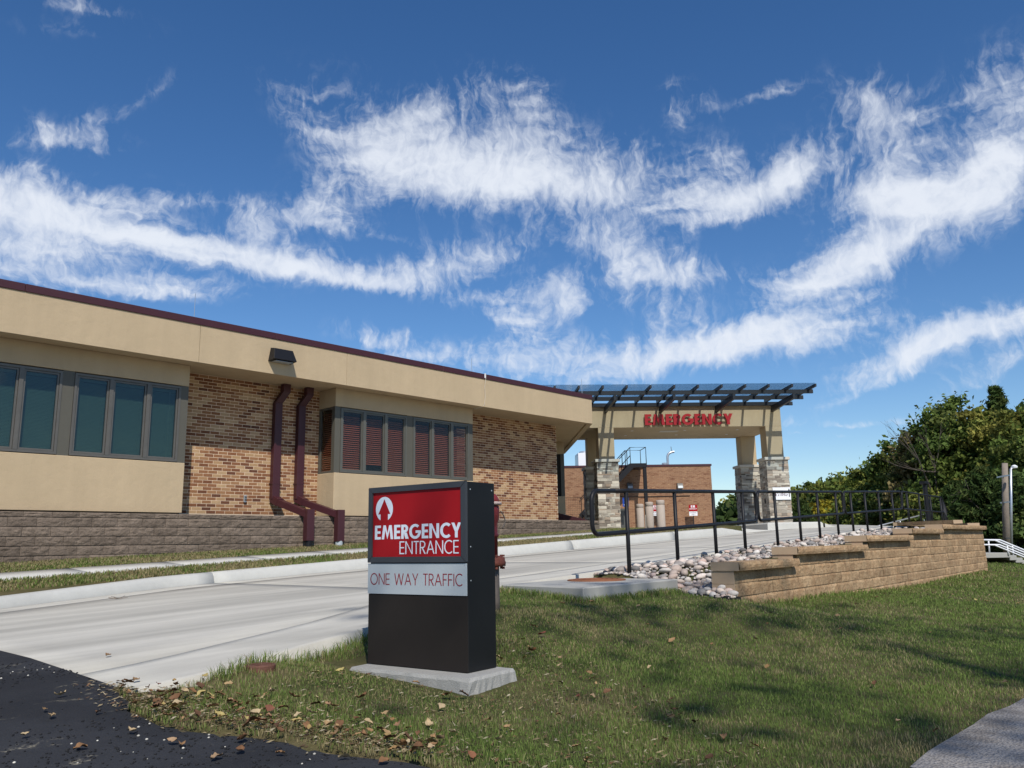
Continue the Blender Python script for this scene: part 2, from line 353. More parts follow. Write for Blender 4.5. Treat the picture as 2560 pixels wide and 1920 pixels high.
MT['signwhite'] = plain('sign_white_vinyl', (.72, .78, .85), .4, 0, .03, 3)
MT['blue'] = plain('sign_blue', (.015, .07, .42), .4)
MT['yellow'] = plain('yellow_paint', (.75, .55, .04), .5)
MT['ink'] = plain('dark_ink', (.09, .03, .05), .6)
MT['hydrant'] = plain('hydrant_red', (.20, .022, .022), .5, 0, .35, 18, .002, 60)
MT['hydrantrust'] = plain('hydrant_rust', (.22, .06, .035), .7, 0, .4, 22, .003, 60)
MT['hydranttop'] = plain('hydrant_flaking', (.55, .42, .36), .7, 0, .6, 45, .004, 70)
MT['pipe'] = plain('weathered_pipe', (.13, .105, .085), .7, 0, .5, 9)
MT['rust'] = plain('rusty_iron', (.26, .10, .045), .85, 0, .35, 12, .002, 80)
MT['rustbrown'] = plain('rusty_valve_cover', (.13, .055, .035), .8, 0, .35, 14, .004, 60)
MT['bollard'] = plain('bollard_concrete', (.42, .35, .29), .85, 0, .08, 5, .001, 90)
MT['cap'] = plain('cast_stone', (.58, .53, .44), .85, 0, .08, 6, .001, 90)
MT['stone'] = m_random('ledger_stone', [(0, (.15, .125, .10)), (.15, (.25, .215, .175)), (.35, (.34, .305, .25)), (.55, (.40, .365, .30)), (.72, (.36, .28, .21)), (.85, (.48, .445, .37)), (1, (.60, .55, .45))], .9, .003, 14)
MT['stonemass'] = m_attr('ledger_stone_mass', 'col', .9, 0, 14)
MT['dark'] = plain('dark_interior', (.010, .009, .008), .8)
MT['glass_teal'] = m_glass('window_glass_teal', (.52, .62, .59), 1.0)
MT['glass_dark'] = m_glass('window_glass', (.88, .85, .82), .55)
MT['glass_roof'] = m_glass('canopy_glass', (.86, .91, .94), .75, .03, 0)
MT['blind_white'] = plain('white_blind', (.30, .335, .32), .6, 0, .05)
MT['blind_wood'] = plain('wood_blind', (.24, .082, .045), .5, 0, .16, 9)
MT['galv'] = plain('galvanised', (.50, .53, .56), .35, .6, .1, 5)
MT['wood'] = plain('weathered_pole', (.26, .215, .175), .9, 0, .3, 6, .006, 30)
MT['asphalt'] = None

# ------------------------------------------------------------------ the lie of the land
def poly_y(P):
    a = np.array(P, float); return lambda x: np.interp(x, a[:, 0], a[:, 1])
EDGE = poly_y([(-40, 4.28), (1.82, 4.30), (2.44, 4.45), (2.83, 4.64), (3.95, 5.13), (5.2, 5.86), (6.3, 6.50), (7.1, 6.78), (9, 6.93), (12.65, 7.38), (15.8, 7.85), (20.5, 8.45), (26, 9.0), (33, 9.5), (42, 11.8), (60, 17)])
RAIL = [(8.25, 6.30), (9.18, 6.40), (12.65, 6.96), (15.8, 7.42), (20.5, 8.02), (26, 8.58), (33, 9.10), (42, 11.4), (50, 13.6)]
FARC = poly_y([(-40, 9.0), (2.0, 10.9), (3.2, 11.35), (4.4, 11.85), (5.8, 12.45), (8, 12.6), (200, 12.6)])
WALLV = lambda u: 4.76 + .071 * (u - 8.8)
def in_poly(P, poly):
    x, y = P[:, 0], P[:, 1]; inside = np.zeros(len(P), bool); n = len(poly); j = n - 1
    for i in range(n):
        xi, yi = poly[i]; xj, yj = poly[j]
        c = ((yi > y) != (yj > y)) & (x < (xj - xi) * (y - yi) / (yj - yi + 1e-12) + xi); inside ^= c; j = i
    return inside
def zr(u, v):
    """driveway surface: climbs to the right, levels off at the crest"""
    u = np.asarray(u, float); v = np.asarray(v, float)
    um = 27.5 + 5.5 * np.clip((v - 9.5) / 4, 0, 1)
    z = .84 + .042 * np.minimum(u, um)
    return z - .012 * np.maximum(0, u - 34) ** 1.25 * np.clip((14 - v) / 4, 0, 1)
def zasph(u, v):
    v = np.asarray(v, float); return .60 + .07 * np.clip(v, -3, 4.6) + .004 * np.clip(v - 4.6, 0, 10) + 0 * np.asarray(u, float)
def hit(px, py, zf, it=40):
    q = ray(px, py); d = 8.0
    lo, hi = .5, 200.0
    for i in range(60):
        d = (lo + hi) / 2; P = EYE + q * d
        if P[2] > zf(P[0], P[1]): lo = d
        else: hi = d
    return EYE + q * d
ASPH_EDGE = [hit(px, py, zasph) for px, py in [(283, 1716), (300, 1728), (296, 1742), (330, 1760), (316, 1780), (360, 1797), (395, 1816), (476, 1832), (560, 1840), (650, 1850), (735, 1862), (813, 1886), (905, 1897), (1016, 1909), (1085, 1925)]]
apoly = [(1.9, 40.0)] + [(1.93, 11.2), (2.02, 8.0), (2.0, 6.2)] + [tuple(p[:2]) for p in ASPH_EDGE] + [(2.6, 1.4), (4.5, 0.0), (6, -40), (-60, -40), (-60, 40)]
EDGING = [(9.02, 5.54), (8.78, 5.12), (8.56, 4.84), (8.62, 4.70), (8.98, 4.73)]
FRONT = [(9.07, 6.90), (9.05, 5.60)] + EDGING + [(8.93, 5.06), (9.5, 5.15), (10.5, 5.2), (10.5, 7.0)]
_cp = [(9.06, 4.70, .90), (11.76, 4.95, .83), (14.7, 5.15, .74), (18.5, 5.4, .71), (22.5, 5.7, .73), (24.5, 5.85, .74), (6.9, 5.35, 1.01), (9.0, 5.45, .98), (7.0, 6.7, 1.09), (8.2, 4.9, .975), (8.6, 4.85, .985), (8.45, 4.6, .96), (8.9, 5.3, .985),
       (5.3, 5.18, 1.06), (3.95, 5.06, .955), (2.83, 4.58, .93), (2.3, 4.3, .91), (4.6, 5.35, 1.0), (6.2, 6.4, 1.06), (0, 0, .58), (-3, -3, .55), (3, -3, .5), (30, 3, .55), (26, 8.5, .85), (34, 6, .7)]
for (px, py, d) in [(1172, 1732, 4.67), (890, 1672, 5.27), (1283, 1700, 4.98), (1280, 1900, 3.4), (1700, 1800, 4.4), (2250, 1850, 4.0), (2560, 1741, 5.15), (2500, 1560, 9.3), (2550, 1450, 17.5), (1700, 1600, 7.0), (2100, 1520, 10.3), (2000, 1700, 5.7), (652, 1670, 4.68)]:
    _cp.append(tuple(at(px, py, d)))
for p in ASPH_EDGE[1::2]: _cp.append((p[0], p[1], p[2] + .02))
_cp = np.array(_cp)
def _phi(r2): return .5 * r2 * np.log(r2 + 1e-9)
_n = len(_cp); _d2 = ((_cp[:, None, :2] - _cp[None, :, :2]) ** 2).sum(-1)
_A = np.zeros((_n + 3, _n + 3)); _A[:_n, :_n] = _phi(_d2) + np.eye(_n) * .004
_A[:_n, _n] = 1; _A[:_n, _n + 1:] = _cp[:, :2]; _A[_n, :_n] = 1; _A[_n + 1:, :_n] = _cp[:, :2].T
_w = np.linalg.solve(_A, np.concatenate([_cp[:, 2], np.zeros(3)]))
def zlawn(u, v):
    u = np.asarray(u, float); v = np.asarray(v, float); sh = u.shape; u = u.ravel(); v = v.ravel()
    uc, vc = np.clip(u, -4, 34), np.clip(v, -5, 9)
    out = np.empty_like(u)
    for i in range(0, len(u), 20000):
        a, b = uc[i:i + 20000], vc[i:i + 20000]
        r2 = (a[:, None] - _cp[None, :, 0]) ** 2 + (b[:, None] - _cp[None, :, 1]) ** 2
        out[i:i + 20000] = _phi(r2) @ _w[:_n] + _w[_n] + a * _w[_n + 1] + b * _w[_n + 2]
    return np.clip(out, .35, 1.12).reshape(sh)
def zbank(u, v):
    """grass bank between the far kerb and the block wall"""
    vs = [12.75, 13.25, 14.1, 15.15]
    zs = [.953 + .048 * u - .02, 1.098 + .043 * u - .012, 1.166 + .041 * u - .012, 1.315 + .034 * u]
    z = zs[0]
    for i in range(3):
        f = np.clip((v - vs[i]) / (vs[i + 1] - vs[i]), 0, 1); z = np.where(v > vs[i], zs[i] * (1 - f) + zs[i + 1] * f, z)
    return z
def zrock(u, v):
    """river-stone bed between the tan wall and the driveway"""
    f = np.clip((v - WALLV(u) - .25) / np.maximum(EDGE(u) - WALLV(u) - .25, .2), 0, 1)
    low = np.interp(u, [8.9, 10.8, 14, 17, 19.6, 24.7, 26], [1.27, 1.38, 1.53, 1.67, 1.78, 1.86, 1.86])
    z = low * (1 - f) + (zr(u, v) - .03) * f
    P_ = np.stack([np.ravel(u), np.ravel(v)], 1).astype(float); A_ = np.array(EDGING); best = np.full(len(P_), 9.0)
    for a_, b_ in zip(A_[:-1], A_[1:]):
        ab = b_ - a_; t_ = np.clip(((P_ - a_) @ ab) / (ab @ ab), 0, 1); best = np.minimum(best, np.hypot(*(P_ - a_ - t_[:, None] * ab).T))
    f1 = np.clip(best.reshape(np.shape(u)) / .95, 0, 1)
    return .965 + (z - .965) * f1
def terrain(u, v):
    u = np.asarray(u, float); v = np.asarray(v, float)
    z = zlawn(u, v)
    far = np.clip((np.hypot(u - 15, v - 8) - 38) / 40, 0, 1); z = z * (1 - far) + .6 * far
    woods = np.clip((u - 33) / 8, 0, 1) * np.clip((v - 8) / 4, 0, 1); z = z * (1 - woods) + 1.3 * woods
    ve, vf = EDGE(u), FARC(u)
    bed = ((v > WALLV(u) + .15) & (v < ve) & (u > 9.05) & (u < 25.2)) | in_poly(np.stack([u.ravel(), v.ravel()], 1), FRONT).reshape(u.shape)
    z = np.where(bed, zrock(u, v), z)
    behind = (u >= 25.2) & (u < 50) & (v > np.interp(u, [25.2, 26, 33, 42, 50], [8.0, 8.3, 8.85, 11.1, 13.3])) & (v < ve)
    z = np.where(behind, zr(u, v) - .03, z)
    road = (v >= ve - .02) & (v < 60) & (u > 1.9) & (u < 46); z = np.where(road, zr(u, v) - .16, z)
    bank = (v > vf + .08) & (v < 15.4) & (u < 24.5) & (u > 1.0); z = np.where(bank, zbank(u, np.maximum(v, 12.75)), z)
    z = np.where((v >= 15.4) & (v < 40) & (u < 24.5), 1.9, z)
    a = in_poly(np.stack([u.ravel(), v.ravel()], 1), apoly).reshape(u.shape); z = np.where(a, zasph(u, v) - .05, z)
    bl = np.clip((v - 60) / 30, 0, 1); z = z * (1 - bl) + 1.0 * bl
    return z
def axis(core0, core1, step, lim0, lim1):
    a = list(np.arange(core0, core1, step)); s = step; x = core1
    while x < lim1: a.append(x); s *= 1.25; x += s
    s = step; x = core0 - step
    while x > lim0: a.insert(0, x); s *= 1.25; x -= s
    return np.array(a)
us, vs = axis(-1, 28, .16, -900, 1500), axis(1.0, 16, .10, -900, 1500)
UU, VV = np.meshgrid(us, vs, indexing='ij'); ZZ = terrain(UU, VV)
nu, nv = UU.shape; idx = np.arange(nu * nv).reshape(nu, nv)
def m_ground():
    M, t, b = material('lawn_soil'); p = pos(t)
    n1 = t.noise(p, .55, 5, .6); n2 = t.noise(p, 5, 6, .65); n3 = t.noise(p, 60, 4, .7)
    col = t.mix(t.maprange(n1, .38, .62), (.052, .062, .02, 1), (.12, .10, .045, 1))
    col = t.mix(t.math('MULTIPLY', t.maprange(n2, .45, .7), .6), col, (.17, .135, .075, 1))
    k = t.math('ADD', .55, t.math('MULTIPLY', n3, .9)); vm = t.new('ShaderNodeVectorMath', operation='SCALE'); t.put(vm.inputs[0], col); t.put(vm.inputs[3], k)
    t.put(b.inputs['Base Color'], vm.outputs[0]); b.inputs['Roughness'].default_value = .95; b.inputs['Specular IOR Level'].default_value = .1
    bump(t, b, t.math('ADD', n2, n3), .012); return M
MT['soil'] = m_ground()
link('ground', np_mesh('ground', np.stack([UU.ravel(), VV.ravel(), ZZ.ravel()], 1), [np.stack([idx[:-1, :-1], idx[1:, :-1], idx[1:, 1:], idx[:-1, 1:]], -1).reshape(-1, 4)], MT['soil'], True), kind='structure', label='grassy ground around the hospital, sloping down from the driveway')

def strip_mesh(name, us_, v0f, v1f, zf, mat, nvs=6, thick=.14, side_only_front=False):
    """slab whose edges follow v0(u), v1(u) with a top at z(u,v) and real thickness"""
    us_ = np.asarray(us_, float); rows = []
    for u in us_:
        vv = np.linspace(float(v0f(u)), float(v1f(u)), nvs); rows.append(np.stack([np.full(nvs, u), vv, zf(np.full(nvs, u), vv)], 1))
    T = np.array(rows); n, k = len(us_), nvs; B = T.copy(); B[..., 2] -= thick
    Vt = np.concatenate([T.reshape(-1, 3), B.reshape(-1, 3)]); i = np.arange(n * k).reshape(n, k); o = n * k
    F = [np.stack([i[:-1, :-1], i[1:, :-1], i[1:, 1:], i[:-1, 1:]], -1).reshape(-1, 4)]
    F.append(np.stack([i[:-1, 0], i[:-1, 0] + o, i[1:, 0] + o, i[1:, 0]], -1)); F.append(np.stack([i[:-1, -1], i[1:, -1], i[1:, -1] + o, i[:-1, -1] + o], -1))
    F.append(np.stack([i[0, :-1], i[0, 1:], i[0, 1:] + o, i[0, :-1] + o], -1)); F.append(np.stack([i[-1, :-1], i[-1, :-1] + o, i[-1, 1:] + o, i[-1, 1:]], -1))
    return np_mesh(name, Vt, F, mat)
# ---- driveway in poured slabs, gutter pans along both sides, kerb
drv = empty('driveway', (2, 8, .9), kind='structure', label='pale concrete driveway climbing past the hospital to the canopy')
def child(me, par, name, **kw):
    o = link(name, me, par, **kw); o.matrix_parent_inverse = Matrix.Translation(par.location).inverted() if par.rotation_euler[2] == 0 else par.matrix_basis.inverted(); return o
cuts = [1.90, 6.6, 11.2, 15.8, 20.4, 25.0, 31.0, 38.0, 46.0]
PAN = .86
start = lambda v: 1.86 + .055 * (v - 4.4)
for a, b_ in zip(cuts[:-1], cuts[1:]):
    uu = np.linspace(a + (.0035 if a > 2 else 0), b_ - .0035, max(6, int((b_ - a) * 3)))
    far = (lambda u: FARC(u) - .62) if a < 20 else (lambda u: np.where(u < 25, FARC(u) - .62, 30.0))
    if a >= 20: far = lambda u: np.interp(u, [20.4, 25, 25.001, 60], [11.98, 11.98, 12.6, 12.6])
    child(strip_mesh('slab', uu, lambda u: EDGE(u) + PAN + .006, far, zr, MT['drive'], 10), drv, 'slab')
    child(strip_mesh('gutter_pan', uu, EDGE, lambda u: EDGE(u) + PAN, lambda u, v: zr(u, v) + .012 * np.clip((EDGE(u) + .16 - v) / .16, 0, 1), MT['pan'], 8, .16), drv, 'gutter_pan')
    if a < 24: child(strip_mesh('gutter_pan', uu, lambda u: FARC(u) - .613, lambda u: FARC(u) + .02, lambda u, v: zr(u, v) - .006, MT['pan'], 5), drv, 'gutter_pan')
# paved forecourt under and behind the canopy
child(strip_mesh('slab', np.linspace(25.0, 46, 40), lambda u: 12.606 + 0 * u, lambda u: 30 + 0 * u, zr, MT['drive'], 24), drv, 'slab')
kerb = empty('kerb', (2, 12.6, 1.1), kind='structure', label='rounded pale concrete kerb between driveway and dry grass')
def zkerb(u, v):
    f = np.clip((v - FARC(u)) / .13, 0, 1); top = np.interp(u, [-5, 3.2, 5.8, 23.2, 24.6], [.07, .13, .16, .17, .02]) + .004 * np.clip(u - 6, 0, 16)
    return zr(u, v) - .006 + top * (1 - (1 - f) ** 2.6)
for a, b_ in zip(cuts[:5], cuts[1:6]):
    uu = np.linspace(a + .004, min(b_, 24.6) - .004, 16)
    child(strip_mesh('kerb_length', uu, FARC, lambda u: FARC(u) + .30, zkerb, MT['curb'], 9, .25), kerb, 'kerb_length')
walk = empty('sidewalk', (2, 13.6, 1.2), kind='structure', label='narrow pale concrete walk between two strips of dry grass')
for a in np.arange(0.5, 21.6, 1.5):
    uu = np.linspace(a + .004, a + 1.496, 5)
    child(strip_mesh('walk_slab', uu, lambda u: 13.25 + 0 * u, lambda u: 14.1 + 0 * u, lambda u, v: 1.098 + .043 * u + (v - 13.25) / .85 * (.068 - .002 * u) + .012, MT['walk'], 3, .12), walk, 'walk_slab')
# raised plaza beside the canopy: behind the kerb line, up to the far building
plz = empty('plaza', (28, 16, 2.1), kind='structure', label='raised pale concrete plaza under the canopy with bollards')
def zplz(u, v): return .84 + .042 * np.minimum(u, 33.0) + .16 * np.clip((26.2 - u) / 1.6, 0, 1) + .008
for a, b_ in ((22.0, 24.3), (24.3, 26.6), (26.6, 30.0)):
    child(strip_mesh('plaza_slab', np.linspace(a + .004, b_ - .004, 8), lambda u: np.interp(u, [20, 24.4, 26.2, 60], [12.93, 12.93, 12.70, 12.70]), lambda u: 30.0 + 0 * u, zplz, MT['walk'], 14, .2), plz, 'plaza_slab')
# ---- asphalt street and its loose edge
def m_asphalt():
    M, t, b = material('asphalt'); p = pos(t)
    n1 = t.noise(p, 1.1, 5, .6); n2 = t.noise(p, 90, 4, .75); n3 = t.noise(p, 14, 6, .75)
    col = t.mix(t.maprange(n1, .35, .65), (.018, .0185, .021, 1), (.034, .035, .039, 1))
    k = t.math('ADD', .55, t.math('MULTIPLY', n2, .9)); vm = t.new('ShaderNodeVectorMath', operation='SCALE'); t.put(vm.inputs[0], col); t.put(vm.inputs[3], k)
    dirt = t.math('MULTIPLY', t.maprange(t.noise(t.mapping(p, (1, 1.8, 1)), 3.2, 7, .72, .6), .60, .68), t.maprange(t.noise(p, 26, 5, .7), .42, .58))
    t.put(b.inputs['Base Color'], t.mix(t.math('MULTIPLY', dirt, .75), vm.outputs[0], (.36, .32, .23, 1)))
    b.inputs['Roughness'].default_value = .8; b.inputs['Specular IOR Level'].default_value = .35
    bump(t, b, t.math('ADD', t.math('MULTIPLY', n2, .6), t.math('MULTIPLY', n3, 1.2)), .012); return M
MT['asphalt'] = m_asphalt()
def poly_sheet(name, poly, zf, step, mat, dz=0.0):
    bm = bmesh.new(); vs_ = []
    pts = []
    for (x0, y0), (x1, y1) in zip(poly, poly[1:] + poly[:1]):
        L = math.hypot(x1 - x0, y1 - y0); n = max(1, min(40, int(L / step)))
        for i in range(n): pts.append((x0 + (x1 - x0) * i / n, y0 + (y1 - y0) * i / n))
    vs_ = [bm.verts.new((x, y, 0)) for x, y in pts]; f = bm.faces.new(vs_)
    bmesh.ops.triangulate(bm, faces=[f])
    for axis_, rng in ((0, np.arange(-2, 6, step)), (1, np.arange(-1, 12, step))):
        for c in rng:
            n = Vector((1, 0, 0)) if axis_ == 0 else Vector((0, 1, 0)); co = n * float(c)
            bmesh.ops.bisect_plane(bm, geom=bm.verts[:] + bm.edges[:] + bm.faces[:], plane_co=co, plane_no=n)
    P = np.array([v.co[:] for v in bm.verts]); Z = zf(P[:, 0], P[:, 1]) + dz
    for v, z in zip(bm.verts, Z): v.co.z = z
    bmesh.ops.recalc_face_normals(bm, faces=bm.faces[:])
    if sum(f.normal.z for f in bm.faces) < 0: bmesh.ops.reverse_faces(bm, faces=bm.faces[:])
    me = D.meshes.new(name); bm.to_mesh(me); bm.free(); me.materials.append(mat); return me
link('asphalt_street', poly_sheet('asphalt_street', apoly, zasph, .5, MT['asphalt'], .004), kind='structure', label='dark patched asphalt street meeting the pale driveway')
GPATH = [hit(px, py, zlawn)[:2] for px, py in [(2275, 1925), (2300, 1902), (2322, 1884), (2385, 1846), (2432, 1818), (2470, 1790), (2525, 1770), (2575, 1742)]]
def m_gravel():
    M, t, b = material('gravel'); p = pos(t); v = t.new('ShaderNodeTexVoronoi'); t.put(v.inputs['Vector'], p); v.inputs['Scale'].default_value = 70
    n = t.noise(p, 5, 6, .7); col = t.mix(v.outputs['Color'], (.26, .235, .21, 1), (.38, .35, .32, 1)); col = t.mix(t.maprange(n, .4, .65), col, (.22, .19, .16, 1))
    t.put(b.inputs['Base Color'], col); b.inputs['Roughness'].default_value = .9; bump(t, b, t.math('ADD', v.outputs['Distance'], n), .012); return M
MT['gravel'] = m_gravel()
gp = [tuple(p) for p in GPATH]; gp += [(gp[-1][0] + 6, gp[-1][1] + 0.3), (gp[-1][0] + 6, -8.0), (3.2, -8.0)]
link('gravel_path', poly_sheet('gravel_path', gp, zlawn, .4, MT['gravel'], .012), kind='structure', label='grey gravel path at the lower edge of the lawn')

# ------------------------------------------------------------------ hospital wing
VB, VBAY, VF = 16.0, 15.35, 14.846
ZB, ZS, ZT = 2.35, 5.165, 5.90
hosp = empty('hospital_wing', (10, 16, 2.35), 0, 'low hospital wing with tan fascia, brick panels and window bays', 'building')
HI = Matrix.Translation(hosp.location).inverted()
def hp(me, name, parent=None, loc=None):
    """mesh in world coordinates as a part (or sub-part) of the wing"""
    o = D.objects.new(name, me); COL.objects.link(o); o.parent = parent or hosp
    o.matrix_parent_inverse = HI.copy() if parent is None else HI.copy() @ hosp.matrix_basis
    if loc is not None: o.location = loc
    return o
def hb(mb, name, mat, parent=None, smooth=False, bevel=0.0): return hp(mb.mesh(name, MT[mat], smooth, bevel), name, parent)
US, UE = -3.0, 19.69
# fascia panels with open joints, rounded drip edge, metal coping
joints = [US, 3.80, 7.279, 10.72, 15.086, UE]
for a, b in zip(joints[:-1], joints[1:]):
    hb(MB().box(a + .004, b - (.004 if b < UE else 0), VF, VF + .16, ZS, ZT), 'fascia_panel', 'stucco')
hb(MB().box(US, UE - .01, VF + .012, VF + .15, ZS + .002, ZT - .002), 'fascia_backing', 'olive')
S2 = math.sqrt(.5)
def diag(d, off): return (UE + d * S2 + off * S2, VF + d * S2 - off * S2)      # the fascia turns 45 degrees at its end
a0, a1 = diag(0, 0), diag(8.2, 0); b0, b1 = diag(0.066, -.16), diag(8.2, -.16)
hb(MB().prism([a0, a1, b1, b0], ZS, ZT), 'fascia_panel', 'stucco')
for a, b in zip([US, 4.2, 8.9, 13.6], [4.2, 8.9, 13.6, UE + .012]):
    hb(MB().box(a + .002, b - .002, VF - .022, VF + .30, ZT, ZT + .135), 'coping', 'maroon', bevel=.006)
c0, c1 = diag(0, .022), diag(8.2, .022); d0, d1 = diag(.124, -.3), diag(8.2, -.3)
hb(MB().prism([c0, c1, d1, d0], ZT, ZT + .135), 'coping', 'maroon')
# soffit with a shadow reveal just behind the fascia
e0, e1 = diag(.1, -.17), diag(8.2, -.17)
hb(MB().prism([(US, VF + .165), e0, e1, (24, 34), (US, 34)], ZS + .03, ZS + .07), 'soffit', 'stucco')
hb(MB().prism([(US, VF + .10), (UE - .3, VF + .10), (UE - .3, 34), (US, 34)], ZT - .10, ZT - .03), 'roof_deck', 'olive')
hb(MB().box(US, UE - .05, VF + .165, VF + .24, ZS + .004, ZS + .03), 'soffit_trim', 'stucco')
# brick panels: mortar bed with every brick laid on it
def brick_mesh(L, H, dpt=.03):
    return MB().box(0, L, -.003, dpt, 0, H).mesh('brick', MT['brick'])
BL, BH, CH, CW = .1945, .0575, .0677, .2040
full, half = brick_mesh(BL, BH), brick_mesh(BL / 2 - .005, BH)
cands = []
for (u0, u1) in ((7.36, 10.81), (15.15, 19.35)):
    hb(MB().box(u0, u1, VB, VB + .25, ZB - .02, ZS + .05), 'brick_backing', 'mortar')
    k = 0; z = ZB + .004
    while z + BH < ZS + .07:
        x = u0 + .004 - (CW / 2 if k % 2 else 0)
        while x < u1 - .02:
            xa, xb = max(x, u0 + .004), min(x + BL, u1 - .001)
            if xb - xa > .02: cands.append((xa, xb - xa, min(z, ZS), z, k))
            x += CW
        z += CH; k += 1
def brick_seen(c):
    px, py, dpt = project((c[0] + c[1] / 2, VB - .009, c[3] + .03))
    return c[0] > 7.62 and not (926 < px < 1245 and py > 1200), dpt
scored = sorted([(brick_seen(c)[1], i) for i, c in enumerate(cands) if brick_seen(c)[0]])
single = set(i for _, i in scored[:300])
bw = empty('brick_wall', (7.36, 16, 2.35)); bw.parent = hosp; bw.matrix_parent_inverse = HI.copy()
cut_cache = {}
mass = MB(); massr = []
for i, (x, L, _, z, k) in enumerate(cands):
    if i in single:
        key = round(L, 3)
        if abs(L - BL) < .003: me = full
        else: me = cut_cache.setdefault(key, brick_mesh(L, BH))
        o = D.objects.new('brick', me); COL.objects.link(o); o.parent = bw; o.matrix_parent_inverse = (bw.matrix_parent_inverse.inverted() @ Matrix.Identity(4))
        o.matrix_parent_inverse = Matrix.Translation((-7.36, -16, -2.35)); o.location = (x, VB + random.uniform(-.0012, .0012), z)
    else:
        mass.box(x, x + L, VB - .003 + random.uniform(-.0012, .0012), VB + .01, z, z + BH); massr += [random.random()] * 6
bw.matrix_parent_inverse = HI.copy()
me = mass.mesh('brickwork', MT['brick_mass']); a = me.attributes.new('rnd', 'FLOAT', 'FACE'); a.data.foreach_set('value', np.array(massr, np.float32))
o = D.objects.new('brickwork', me); COL.objects.link(o); o.parent = bw; o.matrix_parent_inverse = Matrix.Translation((-7.36, -16, -2.35)); o['kind'] = 'stuff'
# 45 degree end wall (only its bay shows past the corner)
hb(MB().prism([(19.35, 16.002), (19.35 + 6 * S2 * 1.4, 16 + 6 * S2 * 1.4), (19.0 + 6 * S2 * 1.4, 16.4 + 6 * S2 * 1.4), (19.0, 16.25), (19.2, 16.002)], ZB - .02, ZS + .03), 'end_wall', 'mortar')
def P45(d, off): return (19.35 + d * S2 + off * S2, 16 + d * S2 - off * S2)
def bay45(d0, d1, off0, off1, z0, z1): return MB().prism([P45(d0, off1), P45(d1, off1), P45(d1, off0), P45(d0, off0)], z0, z1)
hb(bay45(4.05, 7.6, 0, .65, 4.77, ZS + .03), 'bay_head', 'stucco'); hb(bay45(4.05, 7.6, 0, .65, 2.3, 3.28), 'bay_base', 'stucco')
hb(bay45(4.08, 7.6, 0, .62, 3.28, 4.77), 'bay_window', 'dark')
hb(bay45(4.05, 4.08, .52, .65, 3.28, 4.77), 'bay_post', 'olive'); hb(bay45(4.05, 4.08, 0, .10, 3.28, 4.77), 'bay_post', 'olive')

